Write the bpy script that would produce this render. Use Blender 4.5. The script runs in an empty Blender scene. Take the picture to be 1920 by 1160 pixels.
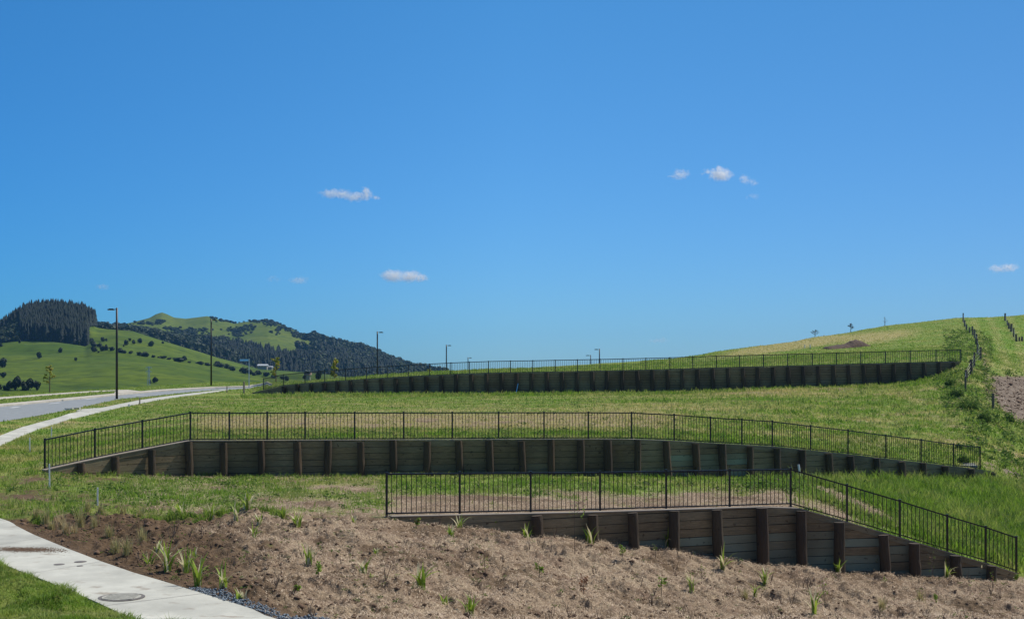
import bpy, math, random
import numpy as np
F, HY, CX, ZO = 2400.0, 700.0, 960.0, 12.0      # focal length in px of the 1920 photo, eye-level row, eye height in the world
rs = np.random.RandomState(7); random.seed(7)
scn = bpy.context.scene
COL = scn.collection

# ------------------------------------------------------------------ noise
_perm = rs.permutation(4096)
def _h(ix, iy, s): return _perm[(ix + _perm[(iy + s*131) & 4095]) & 4095]
def perlin(x, y, s=0):
    x = np.asarray(x, float); y = np.asarray(y, float)
    x0 = np.floor(x).astype(int); y0 = np.floor(y).astype(int); fx = x-x0; fy = y-y0
    u = fx*fx*fx*(fx*(fx*6-15)+10); v = fy*fy*fy*(fy*(fy*6-15)+10)
    def g(ix, iy, dx, dy):
        a = _h(ix & 4095, iy & 4095, s)*(2*math.pi/4096)
        return np.cos(a)*dx+np.sin(a)*dy
    n00 = g(x0, y0, fx, fy); n10 = g(x0+1, y0, fx-1, fy); n01 = g(x0, y0+1, fx, fy-1); n11 = g(x0+1, y0+1, fx-1, fy-1)
    return 1.5*((n00*(1-u)+n10*u)*(1-v)+(n01*(1-u)+n11*u)*v)
def fbm(x, y, s=0, o=4):
    r = 0; a = 1; t = 0
    for i in range(o):
        r = r+a*perlin(x*2**i, y*2**i, s+i*7); t += a; a *= .5
    return r/t
def sm(a, b, x):
    t = np.clip((x-a)/(b-a), 0, 1); return t*t*(3-2*t)

# ------------------------------------------------------------------ object helpers
def tag(o, label=None, cat=None, group=None, kind=None):
    if label: o['label'] = label
    if cat: o['category'] = cat
    if group: o['group'] = group
    if kind: o['kind'] = kind
    return o
def empty(name, loc, label, cat, group=None, rz=0):
    o = bpy.data.objects.new(name, None); COL.objects.link(o); o.location = loc; o.rotation_euler = (0, 0, rz)
    o.empty_display_size = .2
    return tag(o, label, cat, group)
def link(name, me, mat=None, parent=None, loc=None):
    o = bpy.data.objects.new(name, me); COL.objects.link(o)
    if mat and not me.materials: me.materials.append(mat)
    if parent: o.parent = parent
    if loc is not None: o.location = loc
    return o
def mesh_np(name, V, faces, smooth=False, attrs=None):
    me = bpy.data.meshes.new(name)
    V = np.asarray(V, np.float32).reshape(-1, 3)
    me.vertices.add(len(V)); me.vertices.foreach_set('co', V.ravel())
    faces = [np.asarray(f, np.int32) for f in faces if len(f)]
    loops = np.concatenate([f.ravel() for f in faces]); sizes = np.concatenate([np.full(len(f), f.shape[1], np.int32) for f in faces])
    me.loops.add(len(loops)); me.loops.foreach_set('vertex_index', loops)
    me.polygons.add(len(sizes)); st = np.concatenate([[0], np.cumsum(sizes)[:-1]]).astype(np.int32)
    me.polygons.foreach_set('loop_start', st)
    try: me.polygons.foreach_set('loop_total', sizes)
    except Exception: pass
    if smooth: me.polygons.foreach_set('use_smooth', np.ones(len(sizes), bool))
    if attrs:
        for k, a in attrs.items():
            at = me.attributes.new(k, 'FLOAT', 'POINT'); at.data.foreach_set('value', np.asarray(a, np.float32))
    me.update(calc_edges=True); me.validate()
    return me
class MB:
    def __init__(s): s.v = []; s.f = []; s.t = []; s.tone = 0.5
    def add(s, vs, fs):
        n = len(s.v); s.v += [tuple(map(float, v)) for v in vs]; s.f += [tuple(i+n for i in f) for f in fs]; s.t += [s.tone]*len(vs)
    def box(s, x0, x1, y0, y1, z0, z1):
        s.add([(x0,y0,z0),(x1,y0,z0),(x1,y1,z0),(x0,y1,z0),(x0,y0,z1),(x1,y0,z1),(x1,y1,z1),(x0,y1,z1)],
              [(0,3,2,1),(4,5,6,7),(0,1,5,4),(1,2,6,5),(2,3,7,6),(3,0,4,7)])
    def bar(s, a, b, w, h=None, up=(0,0,1)):      # rectangular bar a->b
        h = h or w; a = np.array(a, float); b = np.array(b, float); d = b-a; L = np.linalg.norm(d); d /= L
        u = np.array(up, float)
        if abs(d@u) > .98: u = np.array((0, 1., 0))
        r = np.cross(d, u); r /= np.linalg.norm(r); u = np.cross(r, d)
        vs = []
        for p in (a, b):
            for sx, sy in ((-1,-1),(1,-1),(1,1),(-1,1)): vs.append(p+r*sx*w/2+u*sy*h/2)
        s.add(vs, [(0,1,2,3),(7,6,5,4),(0,4,5,1),(1,5,6,2),(2,6,7,3),(3,7,4,0)])
    def tube(s, pts, radii, n=8, cap=True, jit=0):
        vs = []; fs = []
        pts = [np.array(p, float) for p in pts]
        for i, p in enumerate(pts):
            d = pts[min(i+1, len(pts)-1)]-pts[max(i-1, 0)]; d /= np.linalg.norm(d)+1e-9
            r = np.cross(d, (0, 1, 0)) if abs(d[1]) < .9 else np.cross(d, (1, 0, 0)); r /= np.linalg.norm(r); u = np.cross(r, d)
            for k in range(n):
                a = 2*math.pi*k/n; rr = radii[i]*(1+jit*random.uniform(-1, 1))
                vs.append(p+r*math.cos(a)*rr+u*math.sin(a)*rr)
        for i in range(len(pts)-1):
            for k in range(n):
                a = i*n+k; b = i*n+(k+1) % n; fs.append((a, a+n, b+n, b))
        if cap: fs.append(tuple(range(n))); fs.append(tuple(range((len(pts)-1)*n+n-1, (len(pts)-1)*n-1, -1)))
        s.add(vs, fs)
    def build(s, name, mat, parent=None, loc=None, smooth=False):
        me = bpy.data.meshes.new(name); me.from_pydata(s.v, [], s.f)
        at = me.attributes.new('tone', 'FLOAT', 'POINT'); at.data.foreach_set('value', np.array(s.t, np.float32))
        if smooth: me.polygons.foreach_set('use_smooth', np.ones(len(me.polygons), bool))
        me.update()
        return link(name, me, mat, parent, loc)

# ------------------------------------------------------------------ materials
def new_mat(name):
    m = bpy.data.materials.new(name); m.use_nodes = True; nt = m.node_tree
    return m, nt, nt.nodes['Principled BSDF']
def N(nt, t, **kw):
    n = nt.nodes.new(t)
    for k, v in kw.items(): setattr(n, k, v)
    return n
def noise(nt, scale, detail=4, rough=.6, vec=None, dist=0):
    n = N(nt, 'ShaderNodeTexNoise'); n.inputs['Scale'].default_value = scale; n.inputs['Detail'].default_value = detail
    n.inputs['Roughness'].default_value = rough; n.inputs['Distortion'].default_value = dist
    if vec: nt.links.new(vec, n.inputs['Vector'])
    return n.outputs['Fac']
def coords(nt, scale=(1,1,1)):
    g = N(nt, 'ShaderNodeTexCoord'); m = N(nt, 'ShaderNodeMapping'); m.inputs['Scale'].default_value = scale
    nt.links.new(g.outputs['Object'], m.inputs['Vector']); return m.outputs[0]
def ramp(nt, fac, stops):
    r = N(nt, 'ShaderNodeValToRGB'); e = r.color_ramp.elements
    while len(e) < len(stops): e.new(.5)
    for i, (p, c) in enumerate(stops):
        e[i].position = p; e[i].color = (*c, 1)
    nt.links.new(fac, r.inputs['Fac']); return r.outputs['Color']
def attr(nt, name):
    a = N(nt, 'ShaderNodeAttribute'); a.attribute_name = name; return a.outputs['Fac']
def mix(nt, fac, a, b, mode='MIX'):
    m = N(nt, 'ShaderNodeMix', data_type='RGBA', blend_type=mode)
    for inp, v in ((m.inputs[0], fac), (m.inputs[6], a), (m.inputs[7], b)):
        if isinstance(v, (int, float)): inp.default_value = v
        elif isinstance(v, tuple): inp.default_value = (*v, 1)
        else: nt.links.new(v, inp)
    return m.outputs[2]
def mth(nt, op, a, b=0.0, clamp=False):
    m = N(nt, 'ShaderNodeMath', operation=op); m.use_clamp = clamp
    for inp, v in ((m.inputs[0], a), (m.inputs[1], b)):
        if isinstance(v, (int, float)): inp.default_value = v
        else: nt.links.new(v, inp)
    return m.outputs[0]
def bump(nt, h, strength, dist, bs):
    b = N(nt, 'ShaderNodeBump'); b.inputs['Strength'].default_value = strength; b.inputs['Distance'].default_value = dist
    nt.links.new(h, b.inputs['Height']); nt.links.new(b.outputs[0], bs.inputs['Normal'])
def simple(name, c, rough=.6, metal=0, var=.25, scale=6, bmp=.0):
    m, nt, bs = new_mat(name); v = coords(nt)
    n = noise(nt, scale, 5, .6, v)
    col = ramp(nt, n, [(.3, tuple(x*(1-var) for x in c)), (.7, tuple(min(1, x*(1+var)) for x in c))])
    nt.links.new(col, bs.inputs['Base Color']); bs.inputs['Roughness'].default_value = rough; bs.inputs['Metallic'].default_value = metal
    if bmp: bump(nt, n, .5, bmp, bs)
    return m
def leafy(name, dark, light, dry=None, trans=.35, rough=.6):
    """thin leaves: diffuse + translucent; 'rnd' picks the shade, 'dryness' mixes straw colour"""
    m = bpy.data.materials.new(name); m.use_nodes = True; nt = m.node_tree; nt.nodes.clear()
    out = N(nt, 'ShaderNodeOutputMaterial'); c = mix(nt, attr(nt, 'rnd'), dark, light)
    if dry: c = mix(nt, attr(nt, 'dryness'), c, dry)
    p = N(nt, 'ShaderNodeBsdfPrincipled'); p.inputs['Roughness'].default_value = rough; p.inputs['Specular IOR Level'].default_value = .3
    t = N(nt, 'ShaderNodeBsdfTranslucent'); s = N(nt, 'ShaderNodeMixShader'); s.inputs[0].default_value = trans
    nt.links.new(c, p.inputs['Base Color']); nt.links.new(c, t.inputs['Color'])
    nt.links.new(p.outputs[0], s.inputs[1]); nt.links.new(t.outputs[0], s.inputs[2]); nt.links.new(s.outputs[0], out.inputs['Surface'])
    return m

def ground_material():
    m, nt, bs = new_mat('ground_surface'); v = coords(nt)
    nf = noise(nt, 9, 8, .7, v); nm = noise(nt, 1.3, 6, .6, v); nc = noise(nt, .18, 5, .6, v); nff = noise(nt, 40, 5, .7, v)
    soil = ramp(nt, nf, [(.3, (.060, .039, .024)), (.55, (.13, .086, .050)), (.75, (.24, .165, .10))])
    straw = ramp(nt, nff, [(.30, (.10, .067, .042)), (.5, (.33, .248, .160)), (.68, (.66, .53, .37))])
    straw = mix(nt, ramp(nt, nm, [(.40, (0,0,0)), (.66, (.85,.85,.85))]), straw, (.20, .135, .092))
    grass = ramp(nt, nf, [(.3, (.075, .140, .016)), (.5, (.13, .225, .028)), (.72, (.22, .31, .05))])
    grass = mix(nt, ramp(nt, nc, [(.45, (0,0,0)), (.65, (1,1,1))]), grass, (.22, .25, .05))
    dryg = ramp(nt, nm, [(.3, (.30, .26, .10)), (.7, (.50, .40, .20))])
    red = (.19, .115, .075)
    soil_shade = ramp(nt, noise(nt, .45, 6, .65, v), [(.50, (0,0,0)), (.62, (.8,.8,.8))]); straw = mix(nt, soil_shade, straw, mix(nt, nf, (.085, .055, .034), (.26, .18, .11)))  # dark soil blotches, also painting in the shaded sides of lumps
    c = mix(nt, attr(nt, 'straw'), soil, straw)
    g = mix(nt, attr(nt, 'dry'), grass, dryg)
    c = mix(nt, attr(nt, 'veg'), c, g)
    c = mix(nt, attr(nt, 'plough'), c, mix(nt, ramp(nt, nm, [(.35, (0,0,0)), (.65, (1,1,1))]), ramp(nt, nf, [(.35, (.07, .048, .034)), (.66, (.22, .17, .125))]), ramp(nt, nf, [(.35, (.12, .09, .066)), (.66, (.40, .33, .25))])))
    nt.links.new(c, bs.inputs['Base Color']); bs.inputs['Roughness'].default_value = .95; bs.inputs['Specular IOR Level'].default_value = .1
    bump(nt, mth(nt, 'ADD', nf, mth(nt, 'MULTIPLY', nff, .4)), .9, .05, bs)
    return m
def concrete_mat(name, c=(.52, .50, .44), joints=None):
    m, nt, bs = new_mat(name); v = coords(nt)
    n1 = noise(nt, .9, 6, .6, v); n2 = noise(nt, 14, 6, .7, v); n3 = noise(nt, 2.3, 3, .5, v)
    col = mix(nt, ramp(nt, n1, [(.35, (0,0,0)), (.65, (1,1,1))]), tuple(x*.78 for x in c), tuple(min(1, x*1.14) for x in c))
    col = mix(nt, mth(nt, 'MULTIPLY', n2, .35), col, tuple(x*.55 for x in c))
    col = mix(nt, ramp(nt, n3, [(.60, (0,0,0)), (.72, (.6,.6,.6))]), col, (.20, .14, .09))
    nt.links.new(col, bs.inputs['Base Color']); bs.inputs['Roughness'].default_value = .85
    bump(nt, n2, .25, .01, bs); return m
def wood_mat(name, stretch, dark, light, tint):
    m, nt, bs = new_mat(name); v = coords(nt, stretch)
    n = noise(nt, 3.0, 8, .65, v, .6); n2 = noise(nt, .8, 4, .6, coords(nt)); n3 = noise(nt, 22, 3, .5, v); n4 = noise(nt, .35, 3, .5, coords(nt)); n5 = noise(nt, 7, 2, .5, coords(nt))
    c = ramp(nt, n, [(.25, dark), (.6, tuple((a+b)/2 for a, b in zip(dark, light))), (.8, light)])
    c = mix(nt, mth(nt, 'MULTIPLY', n2, .6), c, tuple(x*.55 for x in light))
    c = mix(nt, attr(nt, 'tone'), c, tint)
    c = mix(nt, mth(nt, 'MULTIPLY', n3, .25), c, dark); c = mix(nt, ramp(nt, n4, [(.42, (0,0,0)), (.66, (.55,.55,.55))]), c, tuple(x*1.4 for x in dark)); c = mix(nt, ramp(nt, n5, [(.66, (0,0,0)), (.74, (.8,.8,.8))]), c, dark)
    nt.links.new(c, bs.inputs['Base Color']); bs.inputs['Roughness'].default_value = .85
    bump(nt, n, .6, .012, bs); return m

M = {}
M['ground'] = ground_material()
M['concrete'] = concrete_mat('pale_concrete', (.53, .52, .44))
M['far_concrete'] = concrete_mat('verge_concrete', (.55, .50, .40))
M['asphalt'] = simple('asphalt', (.245, .26, .255), .8, 0, .18, 3)
M['paint'] = simple('road_paint', (.75, .75, .72), .7, 0, .15, 3)
M['plank'] = wood_mat('weathered_plank', (1, 1, 9), (.060, .038, .018), (.66, .47, .24), (.33, .37, .26))
M['log'] = wood_mat('timber_pole', (9, 9, 1), (.014, .010, .006), (.17, .118, .058), (.10, .06, .03))
M['gap_shade'] = simple('plank_gap_shade', (.012, .012, .011), .95, 0, .2, 9)  # near-black colour that stands for shade in the plank gaps
M['cap'] = wood_mat('pale_cap_plank', (1, 9, 9), (.22, .18, .13), (.45, .38, .29), (.35, .30, .24))
M['old_post'] = wood_mat('grey_farm_post', (9, 9, 1), (.06, .045, .03), (.27, .215, .15), (.16, .13, .09))
M['fence'] = simple('powder_coated_steel', (.018, .017, .018), .38, .2, .2, 4)
M['lamp'] = simple('dark_lamp_steel', (.022, .020, .019), .45, .3, .2, 4)
M['galv'] = simple('galvanised_steel', (.45, .47, .50), .45, .7, .12, 6)
M['lens'] = simple('lamp_lens', (.6, .6, .58), .3, 0, .05, 4)
M['signblue'] = simple('blue_sign_sheet', (.25, .58, .85), .4, 0, .05, 4)
M['peg'] = simple('painted_peg', (.62, .62, .60), .7, 0, .25, 30)
M['pegwood'] = simple('raw_peg_wood', (.26, .21, .15), .8, 0, .3, 20)
M['wire'] = simple('fence_wire', (.16, .15, .14), .5, .6, .2, 9)
M['iron'] = simple('rusty_iron', (.17, .15, .13), .7, .3, .35, 20, .004)
M['lid'] = simple('dusty_concrete_lid', (.40, .385, .32), .85, 0, .3, 14)
M['stone'] = simple('bluish_gravel', (.20, .24, .27), .85, 0, .5, 25)
M['mound'] = simple('dark_topsoil', (.085, .052, .032), .95, 0, .5, 3, .2)
M['dirt'] = simple('brown_dirt', (.14, .085, .05), .95, 0, .4, 12, .01)
M['grass'] = leafy('grass_blade', (.105, .205, .016), (.27, .42, .045), (.56, .49, .19), .45)
M['straw'] = leafy('straw_strand', (.26, .18, .12), (.78, .62, .43), None, .12)
M['flax'] = leafy('flax_leaf', (.12, .22, .02), (.40, .52, .07), (.72, .64, .40), .4)
M['tussock'] = leafy('tussock_blade', (.20, .22, .05), (.60, .54, .24), (.60, .46, .25), .3)
M['leaf'] = leafy('seedling_leaf', (.10, .20, .02), (.34, .48, .06), (.30, .14, .07), .35)
M['goldleaf'] = leafy('golden_leaf', (.17, .21, .03), (.42, .42, .07), (.45, .30, .06), .35)
M['weed'] = leafy('weed_leaf', (.06, .12, .022), (.19, .28, .055), (.26, .24, .13), .35, .95)
M['twig'] = simple('brown_twig', (.12, .085, .06), .8, 0, .3, 20)
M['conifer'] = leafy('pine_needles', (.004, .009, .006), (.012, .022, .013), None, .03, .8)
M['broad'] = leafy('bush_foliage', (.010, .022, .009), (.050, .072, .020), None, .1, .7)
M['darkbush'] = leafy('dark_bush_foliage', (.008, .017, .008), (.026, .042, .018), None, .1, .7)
M['pipe'] = simple('white_pvc', (.75, .76, .76), .4, 0, .05, 5)
M['bluerod'] = simple('blue_paint', (.05, .25, .50), .5, 0, .1, 5)
M['wall'] = simple('cream_cladding', (.30, .28, .24), .8, 0, .08, 3)
M['roof'] = simple('white_metal_roof', (.42, .44, .45), .5, 0, .08, 3)
M['pinkroof'] = simple('salmon_roof', (.50, .32, .25), .6, 0, .1, 3)
def hill_mat(name, g1, g2, dark):
    m, nt, bs = new_mat(name); v = coords(nt)
    n1 = noise(nt, .012, 7, .6, v); n2 = noise(nt, .10, 6, .7, coords(nt, (1, 1, 5))); n3 = noise(nt, .6, 4, .7, v)
    c = ramp(nt, n1, [(.35, g1), (.65, g2)]); c = mix(nt, ramp(nt, n2, [(.46, (0,0,0)), (.68, (.9,.9,.9))]), c, dark)
    c = mix(nt, mth(nt, 'MULTIPLY', n3, .3), c, dark)
    nt.links.new(c, bs.inputs['Base Color']); bs.inputs['Roughness'].default_value = .95; bs.inputs['Specular IOR Level'].default_value = .1
    return m
M['hill_a'] = hill_mat('pasture', (.060, .105, .006), (.135, .178, .012), (.030, .056, .008))
M['hill_b'] = hill_mat('far_pasture', (.085, .125, .010), (.14, .17, .018), (.045, .075, .014))

# ------------------------------------------------------------------ terrain profile: depth and image row of the key lines, per column
def tab(rows):
    a = np.array(rows, float); return a[:, 0], a[:, 1], a[:, 2]
C_ = tab([(-1100,20,1150),(0,19,1160),(500,19.5,1160),(960,23,1160),(1300,27,1160),(1920,33,1160),(3000,38,1165)])
W1f = tab([(-1100,31,975),(0,31.5,975),(300,31.5,965),(500,31.5,962),(725,32,972),(862,32.8,986),(995,33.7,998),(1125,34.6,1013),(1249,35.4,1027),(1368,36.2,1047),(1483,37,1061),
  (1588,37.3,1069),(1688,37.6,1075),(1776,38,1079.7),(1848,38.3,1084),(1906,38.6,1086),(1960,38.8,1089),(3000,39,1100)])
W1b = tab([(-1100,31,975),(0,31.5,975),(300,31.5,965),(500,31.5,962),(725,32,971),(862,32.8,968),(995,33.7,965),(1125,34.6,962),(1249,35.4,958),(1368,36.2,954.5),(1483,37,951),
  (1588,37.3,981),(1688,37.6,1010),(1776,38,1037),(1848,38.3,1058),(1906,38.6,1077),(1960,38.8,1089),(3000,39,1100)])
W2f = tab([(-1100,40,905),(0,44,890),(84,45,886),(178,46.4,890),(267,47.8,892),(357,49,893),(430,49.3,893),(757,50.5,891),(935,51,890),(1184,52,892),(1264,52.8,893),(1332,53.5,893),
  (1448,55,894),(1520,56.3,895),(1590,57.6,896),(1661,59,897),(1727,60.5,897),(1788,62,897),(1838,63,898),(1862,63.5,898),(1905,65,903),(1960,67,906),(3000,75,905)])
W2b = tab([(-1100,40,905),(0,44,890),(60,44.6,887),(84,45,883.5),(178,46.4,862.5),(267,47.8,845),(357,49,828),(430,49.3,828),(572,49.9,827),(757,50.5,826.5),(935,51,825.5),(1103,51.6,825),(1184,52,825),
  (1264,52.8,828),(1332,53.5,832.5),(1391,54.2,835.5),(1448,55,838.5),(1520,56.3,846),(1590,57.6,853),(1661,59,861.5),(1727,60.5,868.5),(1788,62,876),(1838,63,881),(1862,63.5,886),(1905,65,903),(1960,67,906),(3000,75,905)])
W3f = tab([(-1100,50,830),(0,67,791),(130,80,771.5),(219,105,748.5),(300,115,742),(400,121,738.5),(470,122,738),(600,116,738),(700,114,738),(900,111,738),(1000,110.7,737),(1150,110,736),(1250,110,734.5),(1340,110,732),
  (1500,110,725.5),(1600,110,722.5),(1680,110,718.5),(1730,110,710.5),(1760,110,702),(1800,110.5,684),(1830,111,684),(1860,113,689),(1920,115,703),(3000,130,700)])
W3b = tab([(-1100,50,830),(0,67,791),(130,80,771.5),(219,105,748.5),(300,115,742),(400,121,738.5),(470,122,737.8),(494,121.5,731),(530,119.5,724),(600,116,718),(680,114.4,712.5),(760,113,707.5),(850,111.8,703),(920,111,700.5),(1000,110.7,699.3),(1150,110,696.5),(1250,110,694),(1340,110,691),
  (1500,110,687),(1600,110,684),(1680,110,682),(1760,110,680),(1800,110.5,679),(1830,111,682),(1860,113,689),(1920,115,703),(3000,130,700)])
CR = tab([(-1100,110,760),(0,130,741),(220,150,728.5),(400,175,716.5),(470,170,716.5),(500,131,716.5),(560,130,715),(620,128,710.5),(690,128,704),(765,130,699),(805,132,697),(845,134,695),(916,138,692),(1000,144,689),(1100,150,682.5),
  (1200,160,676.5),(1260,168,672),(1300,175,667),(1340,180,659.5),(1400,190,650.8),(1480,198,641.5),(1525,203,632.5),(1590,208,623.2),(1660,213,610.5),(1740,217,602),(1790,219,596),(1860,225,594.3),(1920,230,590),(2200,240,580),(3000,250,600)])
def zz(t, px):
    Y = np.interp(px, t[0], t[1]); return Y, -(np.interp(px, t[0], t[2])-HY)/F*Y
def knots(px):
    px = np.asarray(px, float); o = np.ones_like(px)
    Yc, Zc = zz(C_, px); Y1, Z1 = zz(W1f, px); _, Z1b = zz(W1b, px); Y2, Z2 = zz(W2f, px); _, Z2b = zz(W2b, px); Y3, Z3 = zz(W3f, px); _, Z3b = zz(W3b, px); Y4, Z4 = zz(CR, px)
    ym = Y2+(Y3-Y2)*.78; zm = Z2b+(Z3-Z2b)*.78
    bank = sm(1730, 1800, px)*(1-sm(1950, 2100, px)); zm = zm-bank*.55          # the gully under the farm fence
    yu = Y3+(Y4-Y3)*.45; zu = Z3b+(Z4-Z3b)*np.where(px > 1250, .40, .5)
    lamp = sm(520, 640, px)*(1-sm(1250, 1400, px))
    Z5 = Z4-1.0-lamp*1.2
    Ys = [o*.6, o*9, Yc, Y1, Y1+.12, Y2, Y2+.12, ym, Y3, Y3+.15, yu, Y4, Y4+45, np.maximum(Y4+150, 330), o*3400]
    Zs = [o*-1.65, o*-2.35, Zc, Z1, Z1b, Z2, Z2b, zm, Z3, Z3b, zu, Z4, Z5, o*-9, o*-10]
    return np.array(Ys), np.array(Zs)
def field(x, y):
    """base ground under world points: z (eye = 0), segment, fraction, px, py"""
    x = np.asarray(x, float); y = np.asarray(y, float); px = CX+F*x/y
    Ys, Zs = knots(px); z = np.full_like(x, Zs[0]); seg = np.zeros(x.shape, int); fr = np.zeros(x.shape)
    for k in range(len(Ys)-1):
        m = y >= Ys[k]; t = np.clip((y-Ys[k])/(Ys[k+1]-Ys[k]), 0, 1)
        z = np.where(m, Zs[k]+(Zs[k+1]-Zs[k])*t, z); seg = np.where(m, k, seg); fr = np.where(m, t, fr)
    return z, seg, fr, px, HY-z/y*F, Ys, Zs
def hit(px, py, far=12):
    """depth at which the view ray of a photo pixel first meets the base ground"""
    Ys, Zs = knots(np.array([float(px)])); Ys = Ys[:, 0]; Zs = Zs[:, 0]; P = HY-Zs/Ys*F
    for k in range(1, far):
        if (P[k]-py)*(P[k+1]-py) <= 0 and P[k+1] < P[k]:
            s = (py-HY)/F         # z = -s*y  meets  z = z0 + m (y-y0)
            m_ = (Zs[k+1]-Zs[k])/(Ys[k+1]-Ys[k]); return float((m_*Ys[k]-Zs[k])/(s+m_))
    return float(Ys[int(np.argmin(np.abs(P[1:far+1]-py)))+1])
def W(px, py, Y): return np.array([(px-CX)/F*Y, Y, -(py-HY)/F*Y+ZO])
def pxy(px, Y): return (px-CX)/F*Y, Y
def edge(pts): return [pxy(p, hit(p, q)) for p, q in pts]

def inpoly(x, y, P):
    r = np.zeros(np.shape(x), bool); n = len(P)
    for i in range(n):
        x0, y0 = P[i]; x1, y1 = P[(i+1) % n]
        if y0 == y1: continue
        c = ((y0 > y) != (y1 > y)) & (x < (x1-x0)*(y-y0)/(y1-y0)+x0); r ^= c
    return r
def dpoly(x, y, P):
    d = np.full(np.shape(x), 1e9); n = len(P)
    for i in range(n):
        x0, y0 = P[i]; x1, y1 = P[(i+1) % n]; L2 = (x1-x0)**2+(y1-y0)**2+1e-9
        t = np.clip(((x-x0)*(x1-x0)+(y-y0)*(y1-y0))/L2, 0, 1)
        d = np.minimum(d, np.hypot(x-x0-t*(x1-x0), y-y0-t*(y1-y0)))
    return np.where(inpoly(x, y, P), -d, d)
def resample(E, n):
    E = np.array(E); d = np.concatenate([[0], np.cumsum(np.hypot(*np.diff(E, axis=0).T))]); t = np.linspace(0, d[-1], n)
    return np.stack([np.interp(t, d, E[:, 0]), np.interp(t, d, E[:, 1])], 1)

# paved strips, both edges as ground positions
near_up = [(-19.0, 36.5), (-15.6, 34.0)]+edge([(0,973),(24,982),(27,986),(62,1004),(125,1030),(187,1054),(250,1076),(350,1106),(480,1147)])+[(-2.6,17.6),(0.4,13.0)]
near_lo = [(-20.5, 32.0), (-15.5, 28.5)]+edge([(0,1058),(40,1074),(85,1091),(130,1110),(180,1131),(220,1150)])+[(-4.75,17.4),(-1.6,12.6)]
fp_near = edge([(-200,925),(-60,862),(0,836),(40,818),(75,803),(110,793),(150,782),(190,772),(230,763),(262,757),(300,749.5),(350,742),(400,735.5),(428,731.5)])
fp_far = edge([(-200,885),(-60,842),(0,818),(40,802),(75,792.5),(110,783),(150,772),(190,765),(230,757),(262,750.5),(300,745),(350,738.5),(400,733),(428,730)])
rd_near = edge([(-300,850),(-60,803),(0,790.5),(60,781),(130,768),(175,758),(219,748.5),(300,741),(350,735.5),(400,731.5),(475,726),(510,724)])
rd_far = edge([(-300,800),(-60,771),(0,763),(60,757.5),(125,751),(175,746),(219,741.5),(300,734),(350,730.7),(400,728),(475,723.6),(510,722.2)])
f2_near = edge([(-200,765),(0,748.2),(100,740.5),(170,735.2),(225,732.5)]); f2_far = edge([(-200,761),(0,745),(100,738),(170,733.3),(225,731)])
kb_far = edge([(-300,796),(-60,767.5),(0,759.5),(60,754.2),(125,748),(175,743.2),(219,738.8),(300,731.8),(350,729),(400,726.6),(475,722.7),(510,721.4)])
STR = {}
for k, (a, b, n) in dict(near=(near_up, near_lo, 60), fp=(fp_near, fp_far, 90), rd=(rd_near, rd_far, 90), f2=(f2_near, f2_far, 40), kb=(rd_far, kb_far, 90)).items():
    A = resample(a, n); B = resample(b, n); STR[k] = (A, B, [tuple(p) for p in A]+[tuple(p) for p in B[::-1]])
verge_poly = [tuple(p) for p in STR['near'][1]]+[(-1.6, .5), (-60, .5), (-60, 34)]

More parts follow.
